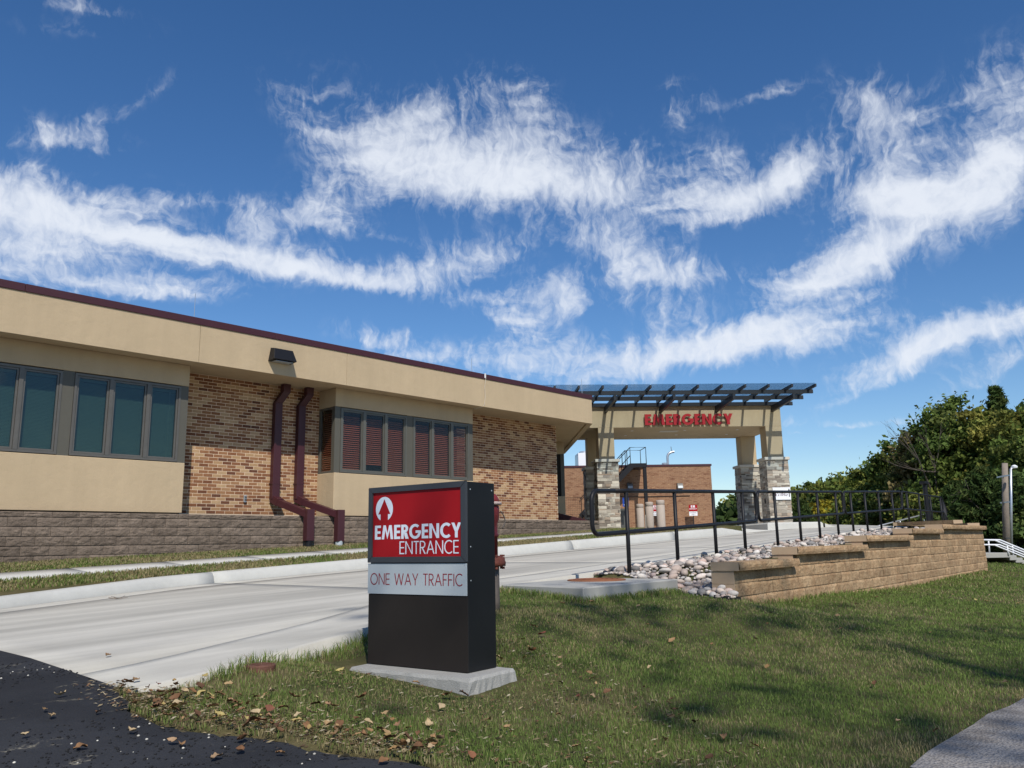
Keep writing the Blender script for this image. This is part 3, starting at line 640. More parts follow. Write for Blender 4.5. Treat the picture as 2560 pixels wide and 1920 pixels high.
# ---- window bays
def bay(u0, u1, left_return):
    hb(MB().box(u0, u1, VBAY, VB + .02, 4.775, ZS + .029), 'bay_head', 'stucco', bevel=.008)
    hb(MB().box(u0, u1, VBAY, VB + .02, 2.325, 3.275), 'bay_base', 'stucco', bevel=.008)
    hb(MB().box(u0 + .03, u1 - .03, VBAY + .06, VB, 2.27, 2.325), 'base_flashing', 'dark')
    hb(MB().box(u0 + .2, u1 - .2, VBAY + .42, VBAY + .45, 3.275, 4.775), 'dark_back_panel', 'dark')  # added near-black sheet: darkness of the unlit room put into its colour
def posts(spans):
    for a, b in spans: hb(MB().box(a, b, VBAY + .018, VBAY + .10, 3.275, 4.775), 'bay_post', 'olive')
def window(a, b, mulls, frame_mat, glass, blind, slat_n, z0=3.29, z1=4.755, gaps=()):
    """one window unit: frame with mullions (part) > pane, blind slats (sub-parts)"""
    m_ = MB(); y0, y1 = VBAY + .004, VBAY + .07; w = .042
    m_.box(a, b, y0, y1, z1 - w, z1); m_.box(a, b, y0, y1, z0, z0 + w); m_.box(a, a + w, y0, y1, z0 + w, z1 - w); m_.box(b - w, b, y0, y1, z0 + w, z1 - w)
    xs = [a] + list(mulls) + [b]
    for x in mulls: m_.box(x - .035, x + .035, y0 - .004, y1, z0 + w, z1 - w)
    fr = hb(m_, 'window', frame_mat)
    for i, (xa, xb) in enumerate(zip(xs[:-1], xs[1:])):
        la = xa + (w if i == 0 else .035); lb = xb - (w if i == len(xs) - 2 else .035); s = .036; zz0, zz1 = z0 + w, z1 - w
        sm = MB(); ys0, ys1 = y0 + .018, y1 - .002
        sm.box(la + .004, lb - .004, ys0, ys1, zz1 - s, zz1 - .004); sm.box(la + .004, lb - .004, ys0, ys1, zz0 + .004, zz0 + s); sm.box(la + .004, la + s, ys0, ys1, zz0 + s, zz1 - s); sm.box(lb - s, lb - .004, ys0, ys1, zz0 + s, zz1 - s)
        hb(sm, 'sash', frame_mat, fr)
        ga, gb, gz0, gz1 = la + s, lb - s, zz0 + s, zz1 - s
        hb(MB().box(ga - .005, gb + .005, y0 + .036, y0 + .042, gz0 - .005, gz1 + .005), 'pane', glass, fr)
        yb = y0 + .105
        if blind == 'wood':
            pitch = .0475; n = int((gz1 - gz0 - .05) / pitch); lift = .10 if i in gaps else 0
            sl = MB().hexa([(ga - .01, yb - .016, 0), (gb + .01, yb - .016, 0), (gb + .01, yb + .016, .030), (ga - .01, yb + .016, .030)], [(ga - .01, yb - .018, .003), (gb + .01, yb - .018, .003), (gb + .01, yb + .014, .034), (ga - .01, yb + .014, .034)]).mesh('slat', MT['blind_wood'])
            for k in range(n):
                zz = gz0 + .004 + k * pitch
                if zz < gz0 + lift: continue
                o = hp(sl, 'slat', fr); o.location = (0, random.uniform(-.002, .002), zz)
            hb(MB().box(ga - .01, gb + .01, yb - .03, yb + .03, gz1 - .045, gz1 + .02), 'head_rail', 'dark', fr)
        else:
            sl = MB(); pitch = .0235; n = int((gz1 - gz0) / pitch) - 2
            for k in range(n):
                zz = gz0 + .002 + k * pitch
                sl.add([(ga - .01, yb - .004, zz), (gb + .01, yb - .004, zz), (gb + .01, yb + .006, zz + .0215), (ga - .01, yb + .006, zz + .0215)], [(0, 1, 2, 3)])
            o = hb(sl, 'blind', 'blind_white', fr); o['kind'] = 'stuff'
            hb(MB().box(ga - .01, gb + .01, yb - .02, yb + .02, gz1 - .05, gz1 + .02), 'head_rail', 'blind_white', fr)
bay(-2.9, 7.365, False); bay(10.80, 15.15, True)
posts([(-2.9, -.72), (1.22, 1.28), (3.20, 3.14 + .06), (5.075, 5.27), (7.215, 7.365)])
posts([(1.0, 1.2), (3.0, 3.14)])
window(1.21, 2.99, [1.82, 2.42], 'winframe', 'glass_teal', 'white', 0)
window(3.145, 5.07, [3.785, 4.425], 'winframe', 'glass_teal', 'white', 0)
window(5.275, 7.21, [5.91, 6.59], 'winframe', 'glass_teal', 'white', 0)
posts([(10.80, 10.955), (12.895, 13.095), (15.01, 15.15)])
window(10.96, 12.89, [11.615, 12.252], 'winframe2', 'glass_dark', 'wood', 30, gaps=(1,))
window(13.10, 15.005, [13.73, 14.39], 'winframe2', 'glass_dark', 'wood', 30)
# the bay's left return with its single window
ret = MB().box(10.812, 10.87, 15.42, 15.50, 3.275, 4.775).box(10.812, 10.87, 15.93, 16.0, 3.275, 4.775).box(10.814, 10.86, 15.50, 15.93, 3.275, 3.33).box(10.814, 10.86, 15.50, 15.93, 4.72, 4.775)
rw = hb(ret, 'window', 'winframe2'); hb(MB().box(10.835, 10.841, 15.50, 15.93, 3.33, 4.72), 'pane', 'glass_dark', rw)
sl = MB().hexa([(10.885, 15.47, 0), (10.915, 15.47, .03), (10.915, 15.96, .03), (10.885, 15.96, 0)], [(10.884, 15.47, .003), (10.913, 15.47, .033), (10.913, 15.96, .033), (10.884, 15.96, .003)]).mesh('slat', MT['blind_wood'])
for k in range(28):
    o = hp(sl, 'slat', rw); o.location = (0, 0, 3.335 + k * .0475)
hb(MB().box(10.96, 10.99, 15.40, 16, 3.28, 4.77), 'dark_back_panel', 'dark')  # same sheet for the return window, painted dark in place of the room
# left-hand bay's right cheek
hb(MB().box(7.30, 7.36, 15.42, 16.0, 3.275, 4.775), 'bay_post', 'olive')
# ---- downspouts with their sloping leaders
def downspout(ua, ub, leg_u, leg_v, zc, zfoot):
    w = ub - ua; uc = (ua + ub) / 2; v0, v1 = 15.86, 15.985
    m_ = MB().box(ua + .09, ub + .09, 15.70, 15.84, 5.02, ZS + .029)                      # drop out of the soffit
    m_.hexa([(ua, v0, 4.78), (ub, v0, 4.78), (ub, v1, 4.78), (ua, v1, 4.78)], [(ua + .09, 15.70, 5.02), (ub + .09, 15.70, 5.02), (ub + .09, 15.84, 5.02), (ua + .09, 15.84, 5.02)])
    m_.box(ua, ub, v0, v1, zc, 4.78)
    d = hb(m_, 'downspout', 'maroon', bevel=.004)
    st = MB().box(ua - .012, ub + .012, v0 - .004, 15.999, zc + .32, zc + .345); hb(st, 'strap', 'maroon', d)
    ld = MB(); p0 = Vector((uc, v0 + .06, zc - .03)); p1 = Vector((leg_u, leg_v, 2.36))
    ld.bar(p0 + Vector((0, 0.04, .05)), p0 + (p1 - p0) * .16, w, .16); ld.bar(p0 + (p1 - p0) * .1, p1 + Vector((0, 0, -.04)), w * .93, .135)
    hb(ld, 'leader', 'maroon', d, bevel=.004)
    hb(MB().box(leg_u - w / 2, leg_u + w / 2, leg_v - .085, leg_v + .065, zfoot + .12, 2.43), 'leader', 'maroon', d, bevel=.004)
    return d, w
d1, w1 = downspout(9.588, 9.765, 9.90, 14.93, 2.68, 1.66)
hb(MB().lathe([(.075, 0), (.075, .19), (.06, .2)], 14, (9.90, 14.92, 1.60)), 'drain_boot', 'black', d1, smooth=False)
d2, w2 = downspout(10.185, 10.36, 10.665, 14.93, 2.70, 1.64)
hb(MB().lathe([(.08, 0), (.08, .15), (.065, .155)], 14, (10.665, 14.92, 1.62)), 'drain_boot', 'silver', d2)
# leader at the far corner, running behind the block wall
pa, pb = at(1392, 1291, 27.0), at(1466, 1309, 26.6)
hb(MB().bar(pa, pb, .16, .24), 'leader', 'maroon')
# outlet box, lightning rods, loose cable over the fascia
ob = hb(MB().box(8.985, 9.045, 15.955, 15.992, 2.60, 2.745), 'outlet_box', 'galv', bevel=.004)
hb(MB().box(8.995, 9.035, 15.945, 15.954, 2.625, 2.67).box(8.995, 9.035, 15.945, 15.954, 2.685, 2.725), 'outlet_cover', 'winframe', ob)
for (px, py0, py1) in ((490, 793, 723), (1186, 931, 890), (1462, 984, 942)):
    dpt = 17.2 if px < 600 else (22.5 if px < 1300 else 25.6)
    a_, b_ = at(px, py0 + 14, dpt), at(px, py1, dpt)
    hb(MB().tube([(a_[0], a_[1] + .1, a_[2] - .2), (a_[0], a_[1] + .1, b_[2] - .05), (a_[0], a_[1] + .1, b_[2])], [.008, .007, .001], 6), 'lightning_rod', 'galv')
hb(MB().tube([(15.09, VF - .03, 6.05), (15.10, VF - .035, 5.9), (15.075, VF - .012, 5.7), (15.095, VF - .012, 5.45), (15.06, VF - .012, 5.22), (15.0, VF + .02, 5.15), (14.9, VF + .2, 5.12)], .006, 6), 'cable', 'cap')
hb(MB().box(15.065, 15.115, VF - .03, VF - .022, 5.93, 6.05), 'cable_clip', 'white')
# ---- wall light on the fascia
wl = empty('wall_light', (9.02, VF, 5.55), 0, 'black wedge-shaped wall light on the tan fascia above the downspouts', 'wall light')
hs = MB().hexa([(-.265, -.245, -.115), (.265, -.245, -.115), (.265, -.003, -.135), (-.265, -.003, -.135)], [(-.215, -.16, .125), (.215, -.16, .125), (.215, -.003, .155), (-.215, -.003, .155)])
hs.build('housing', MT['black'], wl, bevel=.004)
MB().box(-.20, .20, -.20, -.02, -.142, -.137).build('lens', MT['galv'], wl)

# ------------------------------------------------------------------ grey-brown block wall under the wing
def block_meshes(L, H, dpt, mat, rough, n=8, side=.006):
    """split-face blocks: front face broken into facets"""
    out = []
    for k in range(n):
        nx, nz = 6, 4; rr = random.Random(k * 31 + int(L * 1000)); V = []; F = []
        for j in range(nz + 1):
            for i in range(nx + 1):
                edge = i in (0, nx) or j in (0, nz)
                y = (.013 if j == nz else (.0 if j == 0 else side)) if edge else -rr.random() * rough + .003
                V.append((L * i / nx + (0 if edge else rr.uniform(-.015, .015)), y, H * j / nz + (0 if edge else rr.uniform(-.008, .008))))
        for j in range(nz):
            for i in range(nx):
                q = [j * (nx + 1) + i, j * (nx + 1) + i + 1, (j + 1) * (nx + 1) + i + 1, (j + 1) * (nx + 1) + i]
                if rr.random() < .5: F += [(q[0], q[1], q[2]), (q[0], q[2], q[3])]
                else: F += [(q[0], q[1], q[3]), (q[1], q[2], q[3])]
        b = len(V); V += [(0, dpt, 0), (L, dpt, 0), (L, dpt, H), (0, dpt, H)]; c = [0, nx, (nz + 1) * (nx + 1) - 1, nz * (nx + 1)]
        F += [(c[0], c[3], b + 3, b), (c[1], b + 1, b + 2, c[2]), (c[3], c[2], b + 2, b + 3), (c[0], b, b + 1, c[1])]
        mb = MB().add(V, F); out.append(mb.mesh('block', MT[mat]))
    return out
bwall = empty('block_retaining_wall', (4, 15.12, 1.4), 0, 'grey-brown split-face block wall under the hospital wing', 'retaining wall')
BI = Matrix.Translation((-4, -15.12, -1.4))
def bchild(me, name, loc, rz=0, par=None, inv=None):
    o = D.objects.new(name, me); COL.objects.link(o); o.parent = par; o.matrix_parent_inverse = inv; o.location = loc; o.rotation_euler = (0, 0, rz); return o
VW, BLK, CRS = 15.11, .4335, .1575
bms = block_meshes(BLK - .005, CRS - .004, .2, 'block', .016); bcap = block_meshes(BLK - .005, .081, .2, 'block', .014)
UWE = 20.25
core = bchild(MB().box(1.5, UWE - .015, VW + .028, VW + .22, .9, 2.285).mesh('wall_core', MT['blockjoint']), 'wall_core', (0, 0, 0), 0, bwall, BI)
ztop = 2.297
for row in range(7):
    z0 = ztop - .085 if row == 0 else ztop - .085 - row * CRS
    off = 4.356 % BLK if row % 2 == 1 else 4.58 % BLK
    x = 1.6 - (1.6 % BLK) + off
    while x < UWE - .1:
        if x + BLK > UWE: break
        zg = float(zbank(np.array(x + .2), np.array(15.1)))
        if z0 + CRS > zg - .02:
            bchild((bcap if row == 0 else bms)[random.randrange(8)], 'block', (x + .003, VW + random.uniform(-.003, .003), z0 + .003), 0, bwall, BI)
        x += BLK
    # return face at the right end
    for k in range(2):
        bchild((bcap if row == 0 else bms)[random.randrange(8)], 'block', (UWE, VW + .03 + k * BLK, z0 + .003), R(90), bwall, BI)

# ------------------------------------------------------------------ lettering, drawn stroke by stroke
def arc(cx, cy, rx, ry, a0, a1, t, n=14):
    """ribbon of half-width measured inwards from the outer radius"""
    out = []
    for i in range(n):
        p = R(a0 + (a1 - a0) * i / n); q = R(a0 + (a1 - a0) * (i + 1) / n)
        out.append([(cx + rx * math.cos(p), cy + ry * math.sin(p)), (cx + rx * math.cos(q), cy + ry * math.sin(q)), (cx + (rx - t) * math.cos(q), cy + (ry - t * .92) * math.sin(q)), (cx + (rx - t) * math.cos(p), cy + (ry - t * .92) * math.sin(p))])
    return out
def rect(x0, y0, x1, y1): return [[(x0, y0), (x1, y0), (x1, y1), (x0, y1)]]
def slant(x0, x1, t, y0=0.0, y1=1.0): return [[(x0, y0), (x0 + t, y0), (x1 + t, y1), (x1, y1)]]
def glyph(ch, t):
    h = t * .88; k = t * 1.08
    if ch == 'E': return rect(0, 0, t, 1) + rect(t, 1 - h, .50, 1) + rect(t, .5 - h / 2, .47, .5 + h / 2) + rect(t, 0, .50, h), .50
    if ch == 'F': return rect(0, 0, t, 1) + rect(t, 1 - h, .47, 1) + rect(t, .5 - h / 2, .43, .5 + h / 2), .47
    if ch == 'I': return rect(0, 0, t, 1), t
    if ch == 'L': return rect(0, 0, t, 1) + rect(t, 0, .45, h), .45
    if ch == 'T': return rect(.26 - t / 2, 0, .26 + t / 2, 1 - h) + rect(0, 1 - h, .52, 1), .52
    if ch == 'N': w = .74; return rect(0, 0, t, 1) + rect(w - t, 0, w, 1) + [[(t, 1), (t, 1 - k * 1.25), (w - t, 0), (w - t, k * 1.25)]], w
    if ch == 'M': w = .94; return slant(0, .13, t) + slant(w - t, w - t - .13, t) + [[(.13 + t, 1), (.13 + t * .75, 1 - k * 1.5), (w / 2, 0), (w / 2, k * 1.9)], [(w - .13 - t, 1), (w / 2, k * 1.9), (w / 2, 0), (w - .13 - t * .75, 1 - k * 1.5)]], w
    if ch == 'A': w = .78; m = w / 2 - t / 2; return slant(0, m, t) + [[(w - t, 0), (w, 0), (w - m, 1), (w - m - t, 1)]] + [[(.30 * m + t * .85, .30), (w - .30 * m - t * .85, .30), (w - (.30 + h) * m - t * .85, .30 + h), ((.30 + h) * m + t * .85, .30 + h)]], w
    if ch == 'V': w = .74; m = w / 2 - t / 2; return slant(m, 0, t) + slant(m, w - t, t), w
    if ch == 'W': w = 1.12; q = w / 4; return [[(q - t / 2, 0), (q + t / 2, 0), (t, 1), (0, 1)], [(q - t / 2, 0), (q + t / 2, 0), (w / 2 + t / 2, 1), (w / 2 - t / 2, 1)], [(3 * q - t / 2, 0), (3 * q + t / 2, 0), (w / 2 + t / 2, 1), (w / 2 - t / 2, 1)], [(3 * q - t / 2, 0), (3 * q + t / 2, 0), (w, 1), (w - t, 1)]], w
    if ch == 'Y': w = .70; return rect(w / 2 - t / 2, 0, w / 2 + t / 2, .44) + [[(w / 2 - t / 2, .40), (w / 2 + t / 2, .40), (t * 1.05, 1), (0, 1)], [(w / 2 - t / 2, .40), (w / 2 + t / 2, .40), (w, 1), (w - t * 1.05, 1)]], w
    if ch == 'K': w = .60; return rect(0, 0, t, 1) + [[(t, .36), (t, .36 + k * 1.2), (w - t, 1), (w, 1)], [(t * 1.6, .52), (t * 2.2, .60 + k * .3), (w, 0), (w - t * 1.25, 0)]], w
    if ch == 'R': w = .56; return rect(0, 0, t, 1) + rect(t, 1 - h, .28, 1) + rect(t, .44, .28, .44 + h) + arc(.28, .72, .27, .28, -90, 90, t) + [[(.20, .44), (.20 + t * 1.2, .44), (w + .03, 0), (w + .03 - t * 1.25, 0)]], w
    if ch == 'P': return rect(0, 0, t, 1) + rect(t, 1 - h, .26, 1) + rect(t, .42, .26, .42 + h) + arc(.26, .71, .27, .29, -90, 90, t), .54
    if ch == 'O': return arc(.46, .5, .46, .52, 0, 360, t, 30), .92
    if ch == 'C': return arc(.46, .5, .46, .52, 48, 312, t, 24), .76
    if ch == 'G': return arc(.46, .5, .46, .52, 48, 358, t, 26) + rect(.50, .5 - h / 2 - .02, .90, .5 + h / 2 - .02), .90
    if ch == 'S': return arc(.24, .745, .22, .265, 35, 270, t, 14) + arc(.24, .255, .24, .265, -145, 90, t, 14), .48
    return [], .34
def text_polys(txt, t, gap=.11):
    out = []; x = 0.0
    for ch in txt:
        g, w = glyph(ch, t)
        out.append((ch, [[(px + x, py) for px, py in P] for P in g])); x += w + gap
    return out, x - gap
def text_mesh(txt, t, x0, z0, width, height, y, thick, gap=.11, dy=.00015, shear=0.0):
    """flat or raised lettering in the x-z plane facing -y"""
    gl, w = text_polys(txt, t, gap); sx = width / w; mb = MB(); per = []
    for ch, P in gl:
        one = MB()
        for i, q in enumerate(P):
            a = sum(q[j][0] * q[(j + 1) % len(q)][1] - q[(j + 1) % len(q)][0] * q[j][1] for j in range(len(q)))
            if a < 0: q = q[::-1]
            yy = y - (i % 5) * dy; n = len(q)
            F_ = [(x0 + px * sx, yy, z0 + pz * height + shear * px * sx) for px, pz in q]; B_ = [(p[0], yy + thick, p[2]) for p in F_]
            for M_ in (mb, one): M_.add(F_ + B_, [tuple(range(n))] + [(j, j + n, (j + 1) % n + n, (j + 1) % n) for j in range(n)])
        per.append((ch, one))
    return mb, per

# ------------------------------------------------------------------ monument sign in the lawn
SA = ASGN - ABLD                                             # depth direction of the sign, clockwise from +x
sign = empty('monument_sign', at(1170.3, 1683.5, 4.8), -SA - math.pi / 2, 'black slab sign with red emergency entrance panel on a concrete footing', 'sign')
sign.scale = (4.8 / 5.3,) * 3
SWD, SHT, SDP, SEAM = .915, 1.235, .302, .697
MB().box(-SWD + .004, -.0, .006, SDP, .002, SHT - .004).build('cabinet', MT['bronze2'], sign, bevel=.003)
MB().box(-SWD, -.0015, -.004, .0055, .004, .482).build('lower_panel', MT['bronze'], sign)
MB().box(-SWD - .004, -.001, -.010, -.0005, .484, .692).build('name_panel', MT['silver'], sign)
fr = MB(); b_ = .040
fr.prism([(0, 0)], 0, 0) if False else None
def frame_bar(p): return [(x, z) for x, z in p]
x0, x1, z0, z1 = -SWD - .002, 0.0, SEAM + .002, SHT
for P in ([(x0, z0), (x1, z0), (x1 - b_, z0 + b_), (x0 + b_, z0 + b_)], [(x1, z0), (x1, z1), (x1 - b_, z1 - b_), (x1 - b_, z0 + b_)], [(x1, z1), (x0, z1), (x0 + b_, z1 - b_), (x1 - b_, z1 - b_)], [(x0, z1), (x0, z0), (x0 + b_, z0 + b_), (x0 + b_, z1 - b_)]):
    cx_, cz_ = sum(p[0] for p in P) / 4, sum(p[1] for p in P) / 4
    P = [(cx_ + (p[0] - cx_) * .9985, cz_ + (p[1] - cz_) * .985) for p in P]
    fr.add([(x, -.018, z) for x, z in P] + [(x, .005, z) for x, z in P], [(0, 1, 2, 3), (7, 6, 5, 4)] + [(i, i + 4, (i + 1) % 4 + 4, (i + 1) % 4) for i in range(4)])
fr.build('frame', MT['signframe'], sign)
MB().box(x0 + b_ - .004, x1 - b_ + .004, -.006, .0052, z0 + b_ - .004, z1 - b_ + .004).build('red_panel', MT['red'], sign)
YT = -.0068
cx_, cz_, rr = -.765, 1.0765, .0875
MB().add([(cx_ + rr * .98 * math.cos(R(a)), YT, cz_ + rr * math.sin(R(a))) for a in range(-66, 247, 6)], [tuple(range(len(range(-66, 247, 6))))]).build('emblem', MT['signwhite'], sign)
ar = [(-.765, 1.147), (-.704, 1.040), (-.7275, 1.040), (-.7275, .985), (-.8025, .985), (-.8025, 1.040), (-.826, 1.040)]
MB().add([(x, YT - .0004, z) for x, z in ar], [(0, 6, 1)] + [(2, 5, 4, 3)]).build('arrow', MT['red'], sign)
text_mesh('EMERGENCY', .20, -.858, .862, .812, .0985, YT, .0006, .075)[0].build('lettering', MT['signwhite'], sign)
text_mesh('ENTRANCE', .098, -.611, .757, .543, .0880, YT, .0006, .10)[0].build('lettering', MT['signwhite'], sign)
text_mesh('ONE WAY TRAFFIC', .092, -.892, .546, .858, .079, -.0112, .0006, .115)[0].build('lettering', plain('panel_lettering_red', (.26, .012, .02), .45), sign)
sc = MB()
for (x, y, z) in [(-.902, -.0102, .680), (-.014, -.0102, .684)]: sc.lathe([(.005, -.001), (.005, .001)], 8, (0, 0, 0)) if False else sc.box(x - .004, x + .004, y - .0015, y, z - .004, z + .004)
for (y, z) in [(.035, 1.18), (.035, .80), (.035, .58), (.27, 1.18)]: sc.box(-.0, .0018, y - .004, y + .004, z - .004, z + .004)
sc.build('screw', MT['silver'], sign)['kind'] = 'stuff'
# concrete footing with worn edges
ft = MB(); poly = [(-.925, -.165), (.142, -.168), (.125, .345), (-.955, .36)]
rr_ = random.Random(3); ring = []
for (p, q) in zip(poly, poly[1:] + poly[:1]):
    n = 16
    for i in range(n): ring.append((p[0] + (q[0] - p[0]) * i / n, p[1] + (q[1] - p[1]) * i / n))
def rg(s, z, jit): return [(x * (1 + 0) + (x + .45) * s + rr_.uniform(-jit, jit), y + (y - .1) * s * 1.8 + rr_.uniform(-jit, jit), z + rr_.uniform(-jit, jit) * .6) for x, y in ring]
L0, L1, L2, L3, L4 = rg(.012, -.24, .004), rg(.006, -.09, .007), rg(0, -.022, .005), rg(-.022, -.002, .002), [(x * .9 - .04, y * .7 + .03, -.0015) for x, y in ring]
n = len(ring); V = L0 + L1 + L2 + L3 + L4; F = [(k * n + i, k * n + (i + 1) % n, (k + 1) * n + (i + 1) % n, (k + 1) * n + i) for k in range(4) for i in range(n)] + [tuple(4 * n + i for i in range(n))]
MB().add(V, F).build('footing', MT['footing'], sign)
ap = MB(); rr_ = random.Random(9)
for k in range(26):
    x = rr_.uniform(-.35, .22); y = rr_.uniform(-.235, -.17) if x < .12 else rr_.uniform(-.2, .05); s_ = rr_.uniform(.012, .045); z = -.135 + rr_.uniform(-.01, .012)
    ap.add([(x + s_ * math.cos(a) * rr_.uniform(.7, 1.2), y + s_ * .6 * math.sin(a) * rr_.uniform(.7, 1.2), z) for a in np.linspace(0, 5.2, 6)] + [(x, y, z + s_ * .4)], [(i, (i + 1) % 6, 6) for i in range(6)])
ap.build('mortar_crumbs', MT['cap'], sign)['kind'] = 'stuff'

# ------------------------------------------------------------------ fire hydrant behind the sign
hpz = at(1223, 1518, 7.2)
hyd = empty('fire_hydrant', hpz, R(20), 'faded red fire hydrant half hidden behind the black sign', 'fire hydrant')
MB().lathe([(.095, -.1), (.095, .05), (.092, .36)], 18).build('riser_pipe', MT['pipe'], hyd, True)
MB().lathe([(.10, .345), (.150, .35), (.153, .385), (.145, .40), (.145, .425), (.12, .432), (.095, .44)], 20).build('break_flange', MT['hydrantrust'], hyd, True)
bl = MB()
for k in range(8):
    a = R(k * 45 + 10); bl.lathe([(.014, .325), (.014, .345)], 6, (.132 * math.cos(a), .132 * math.sin(a), 0)); bl.lathe([(.014, .432), (.014, .448)], 6, (.132 * math.cos(a), .132 * math.sin(a), 0))
bl.build('flange_bolts', MT['hydrantrust'], hyd)['kind'] = 'stuff'
MB().lathe([(.083, .43), (.083, .60), (.092, .605), (.092, .625), (.083, .635), (.084, .72), (.098, .76), (.102, .84), (.098, .875), (.07, .885)], 20).build('barrel', MT['hydrant'], hyd, True)
MB().lathe([(.075, .88), (.122, .885), (.124, .905), (.105, .912)], 20).build('bonnet_flange', MT['hydranttop'], hyd, True)
MB().lathe([(.104, .905), (.098, .94), (.074, .975), (.038, .995), (.022, 1.0), (.022, 1.03), (.014, 1.033)], 18).build('bonnet', MT['hydrant'], hyd, True)
for a in (150, 60):
    nz = MB().tube([(.085, 0, .79), (.155, 0, .79)], .042, 12).tube([(.15, 0, .79), (.185, 0, .79)], .05, 8).tube([(.18, 0, .79), (.20, 0, .79)], .018, 5)
    o = nz.build('nozzle_cap', MT['hydrant'], hyd); o.rotation_euler = (0, 0, R(a))
ch = MB(); pts = [(.10 + .045 * math.sin(s * math.pi), -.06 - .02 * s, .83 - .15 * s) for s in np.linspace(0, 1, 9)]; ch.tube(pts, .006, 5)
o = ch.build('cap_chain', MT['pipe'], hyd); o.rotation_euler = (0, 0, R(-20))
# valve cover in the grass, with its rim
vc = at(652, 1658, 4.68)
val = empty('valve_cover', (vc[0], vc[1], vc[2] - .03), 0, 'small round rusty valve cover standing in the grass left of the sign', 'valve cover')
val.scale = (.8,) * 3
MB().lathe([(.104, -.1), (.104, .022), (.100, .03), (.088, .03), (.088, .024)], 24).build('casing', MT['rustbrown'], val)
ld = MB().lathe([(.086, .012), (.086, .027), (.07, .031)], 24)
for k in range(-3, 4): ld.box(-.06, .06, k * .018 - .004, k * .018 + .004, .0305, .0345)
ld.build('lid', MT['rustbrown'], val)

# ------------------------------------------------------------------ concrete utility vault with rusty manhole
vt = empty('utility_vault', (7.95, 6.05, 1.0), 0, 'low grey concrete vault top with rusty round manhole cover beside the driveway', 'utility vault')
VI = Matrix.Translation((-7.95, -6.05, -1.0))
vaultpoly = [(6.93, 5.42), (9.02, 5.58), (9.06, 6.90), (7.12, 6.78)]
ZV = 1.165
bchild(MB().prism(vaultpoly, .80, ZV).mesh('slab', MT['vault'], bevel=.012), 'slab', (0, 0, 0), 0, vt, VI)
mh = MB().lathe([(.36, -.02), (.36, .010), (.345, .014)], 36)
for k in range(5): mh.lathe([(.05 + k * .06, .013), (.05 + k * .06, .0185), (.03 + k * .06, .0185), (.03 + k * .06, .013)], 28)
bchild(mh.mesh('manhole_cover', MT['rust']), 'manhole_cover', (8.36, 6.33, ZV + .002), 0, vt, VI)

# ------------------------------------------------------------------ tan split-face wall with stepped caps
twall = empty('stepped_block_wall', (9, 4.76, .9), 0, 'tan split-face block wall with stepped overhanging caps below the railing', 'retaining wall')
TI = Matrix.Translation((-9, -4.76, -.9))
ang = math.atan(.071); TU0, TU1 = 8.915, 24.75
tms = block_meshes(.449, .1485, .27, 'tanblock', .009, 9, .001); tend = MB().box(0, .005, 0.0, .27, 0, .147)
capm = {}
steps = [(8.925, 1.27), (10.83, 1.42), (14.0, 1.57), (17.0, 1.70), (19.63, 1.80), (99, 0)]
corez = MB()
courses = [1.13 + .1505 * k for k in range(-4, 5)]
def top_at(u):
    t = 1.27
    for uu, z in steps[:-1]:
        if u >= uu: t = z
    return t
for k, z0 in enumerate(courses):
    x = TU0 + (.224 if k % 2 else 0) - .4
    while x < TU1:
        xa, xb = max(x, TU0), min(x + .451, TU1)
        tp = top_at(xa + .02)
        if xb - xa > .05 and z0 < tp - .03:
            v = WALLV(xa) + .012 * (z0 - .6); zg = float(zlawn(np.array(xa), np.array(v - .1)))
            hgt = min(.1505, tp - z0)
            if z0 + .15 > zg - .05:
                # the course ends against the step of the cap below it
                me = tms[random.randrange(9)]
                o = bchild(me, 'block', (xa + .0015, v + random.uniform(-.003, .003), z0), ang, twall, TI)
                sx_ = (xb - xa - .003) / .448; sz_ = hgt / .1505
                if abs(sx_ - 1) > .01 or abs(sz_ - 1) > .01: o.scale = (sx_, 1, sz_)
        x += .451
def wall_prism(u0, u1, d0, d1, z0, z1, mb): return mb.prism([(u0, WALLV(u0) + d0), (u1, WALLV(u1) + d0), (u1, WALLV(u1) + d1), (u0, WALLV(u0) + d1)], z0, z1)
for (ua, za), (ub, _) in zip(steps[:-1], steps[1:]):
    ub = min(ub, TU1); wall_prism(ua + .02, ub - .0, .03, .255, .45, za - .006, corez)
bchild(corez.mesh('wall_core', MT['blockjoint']), 'wall_core', (0, 0, 0), 0, twall, TI)
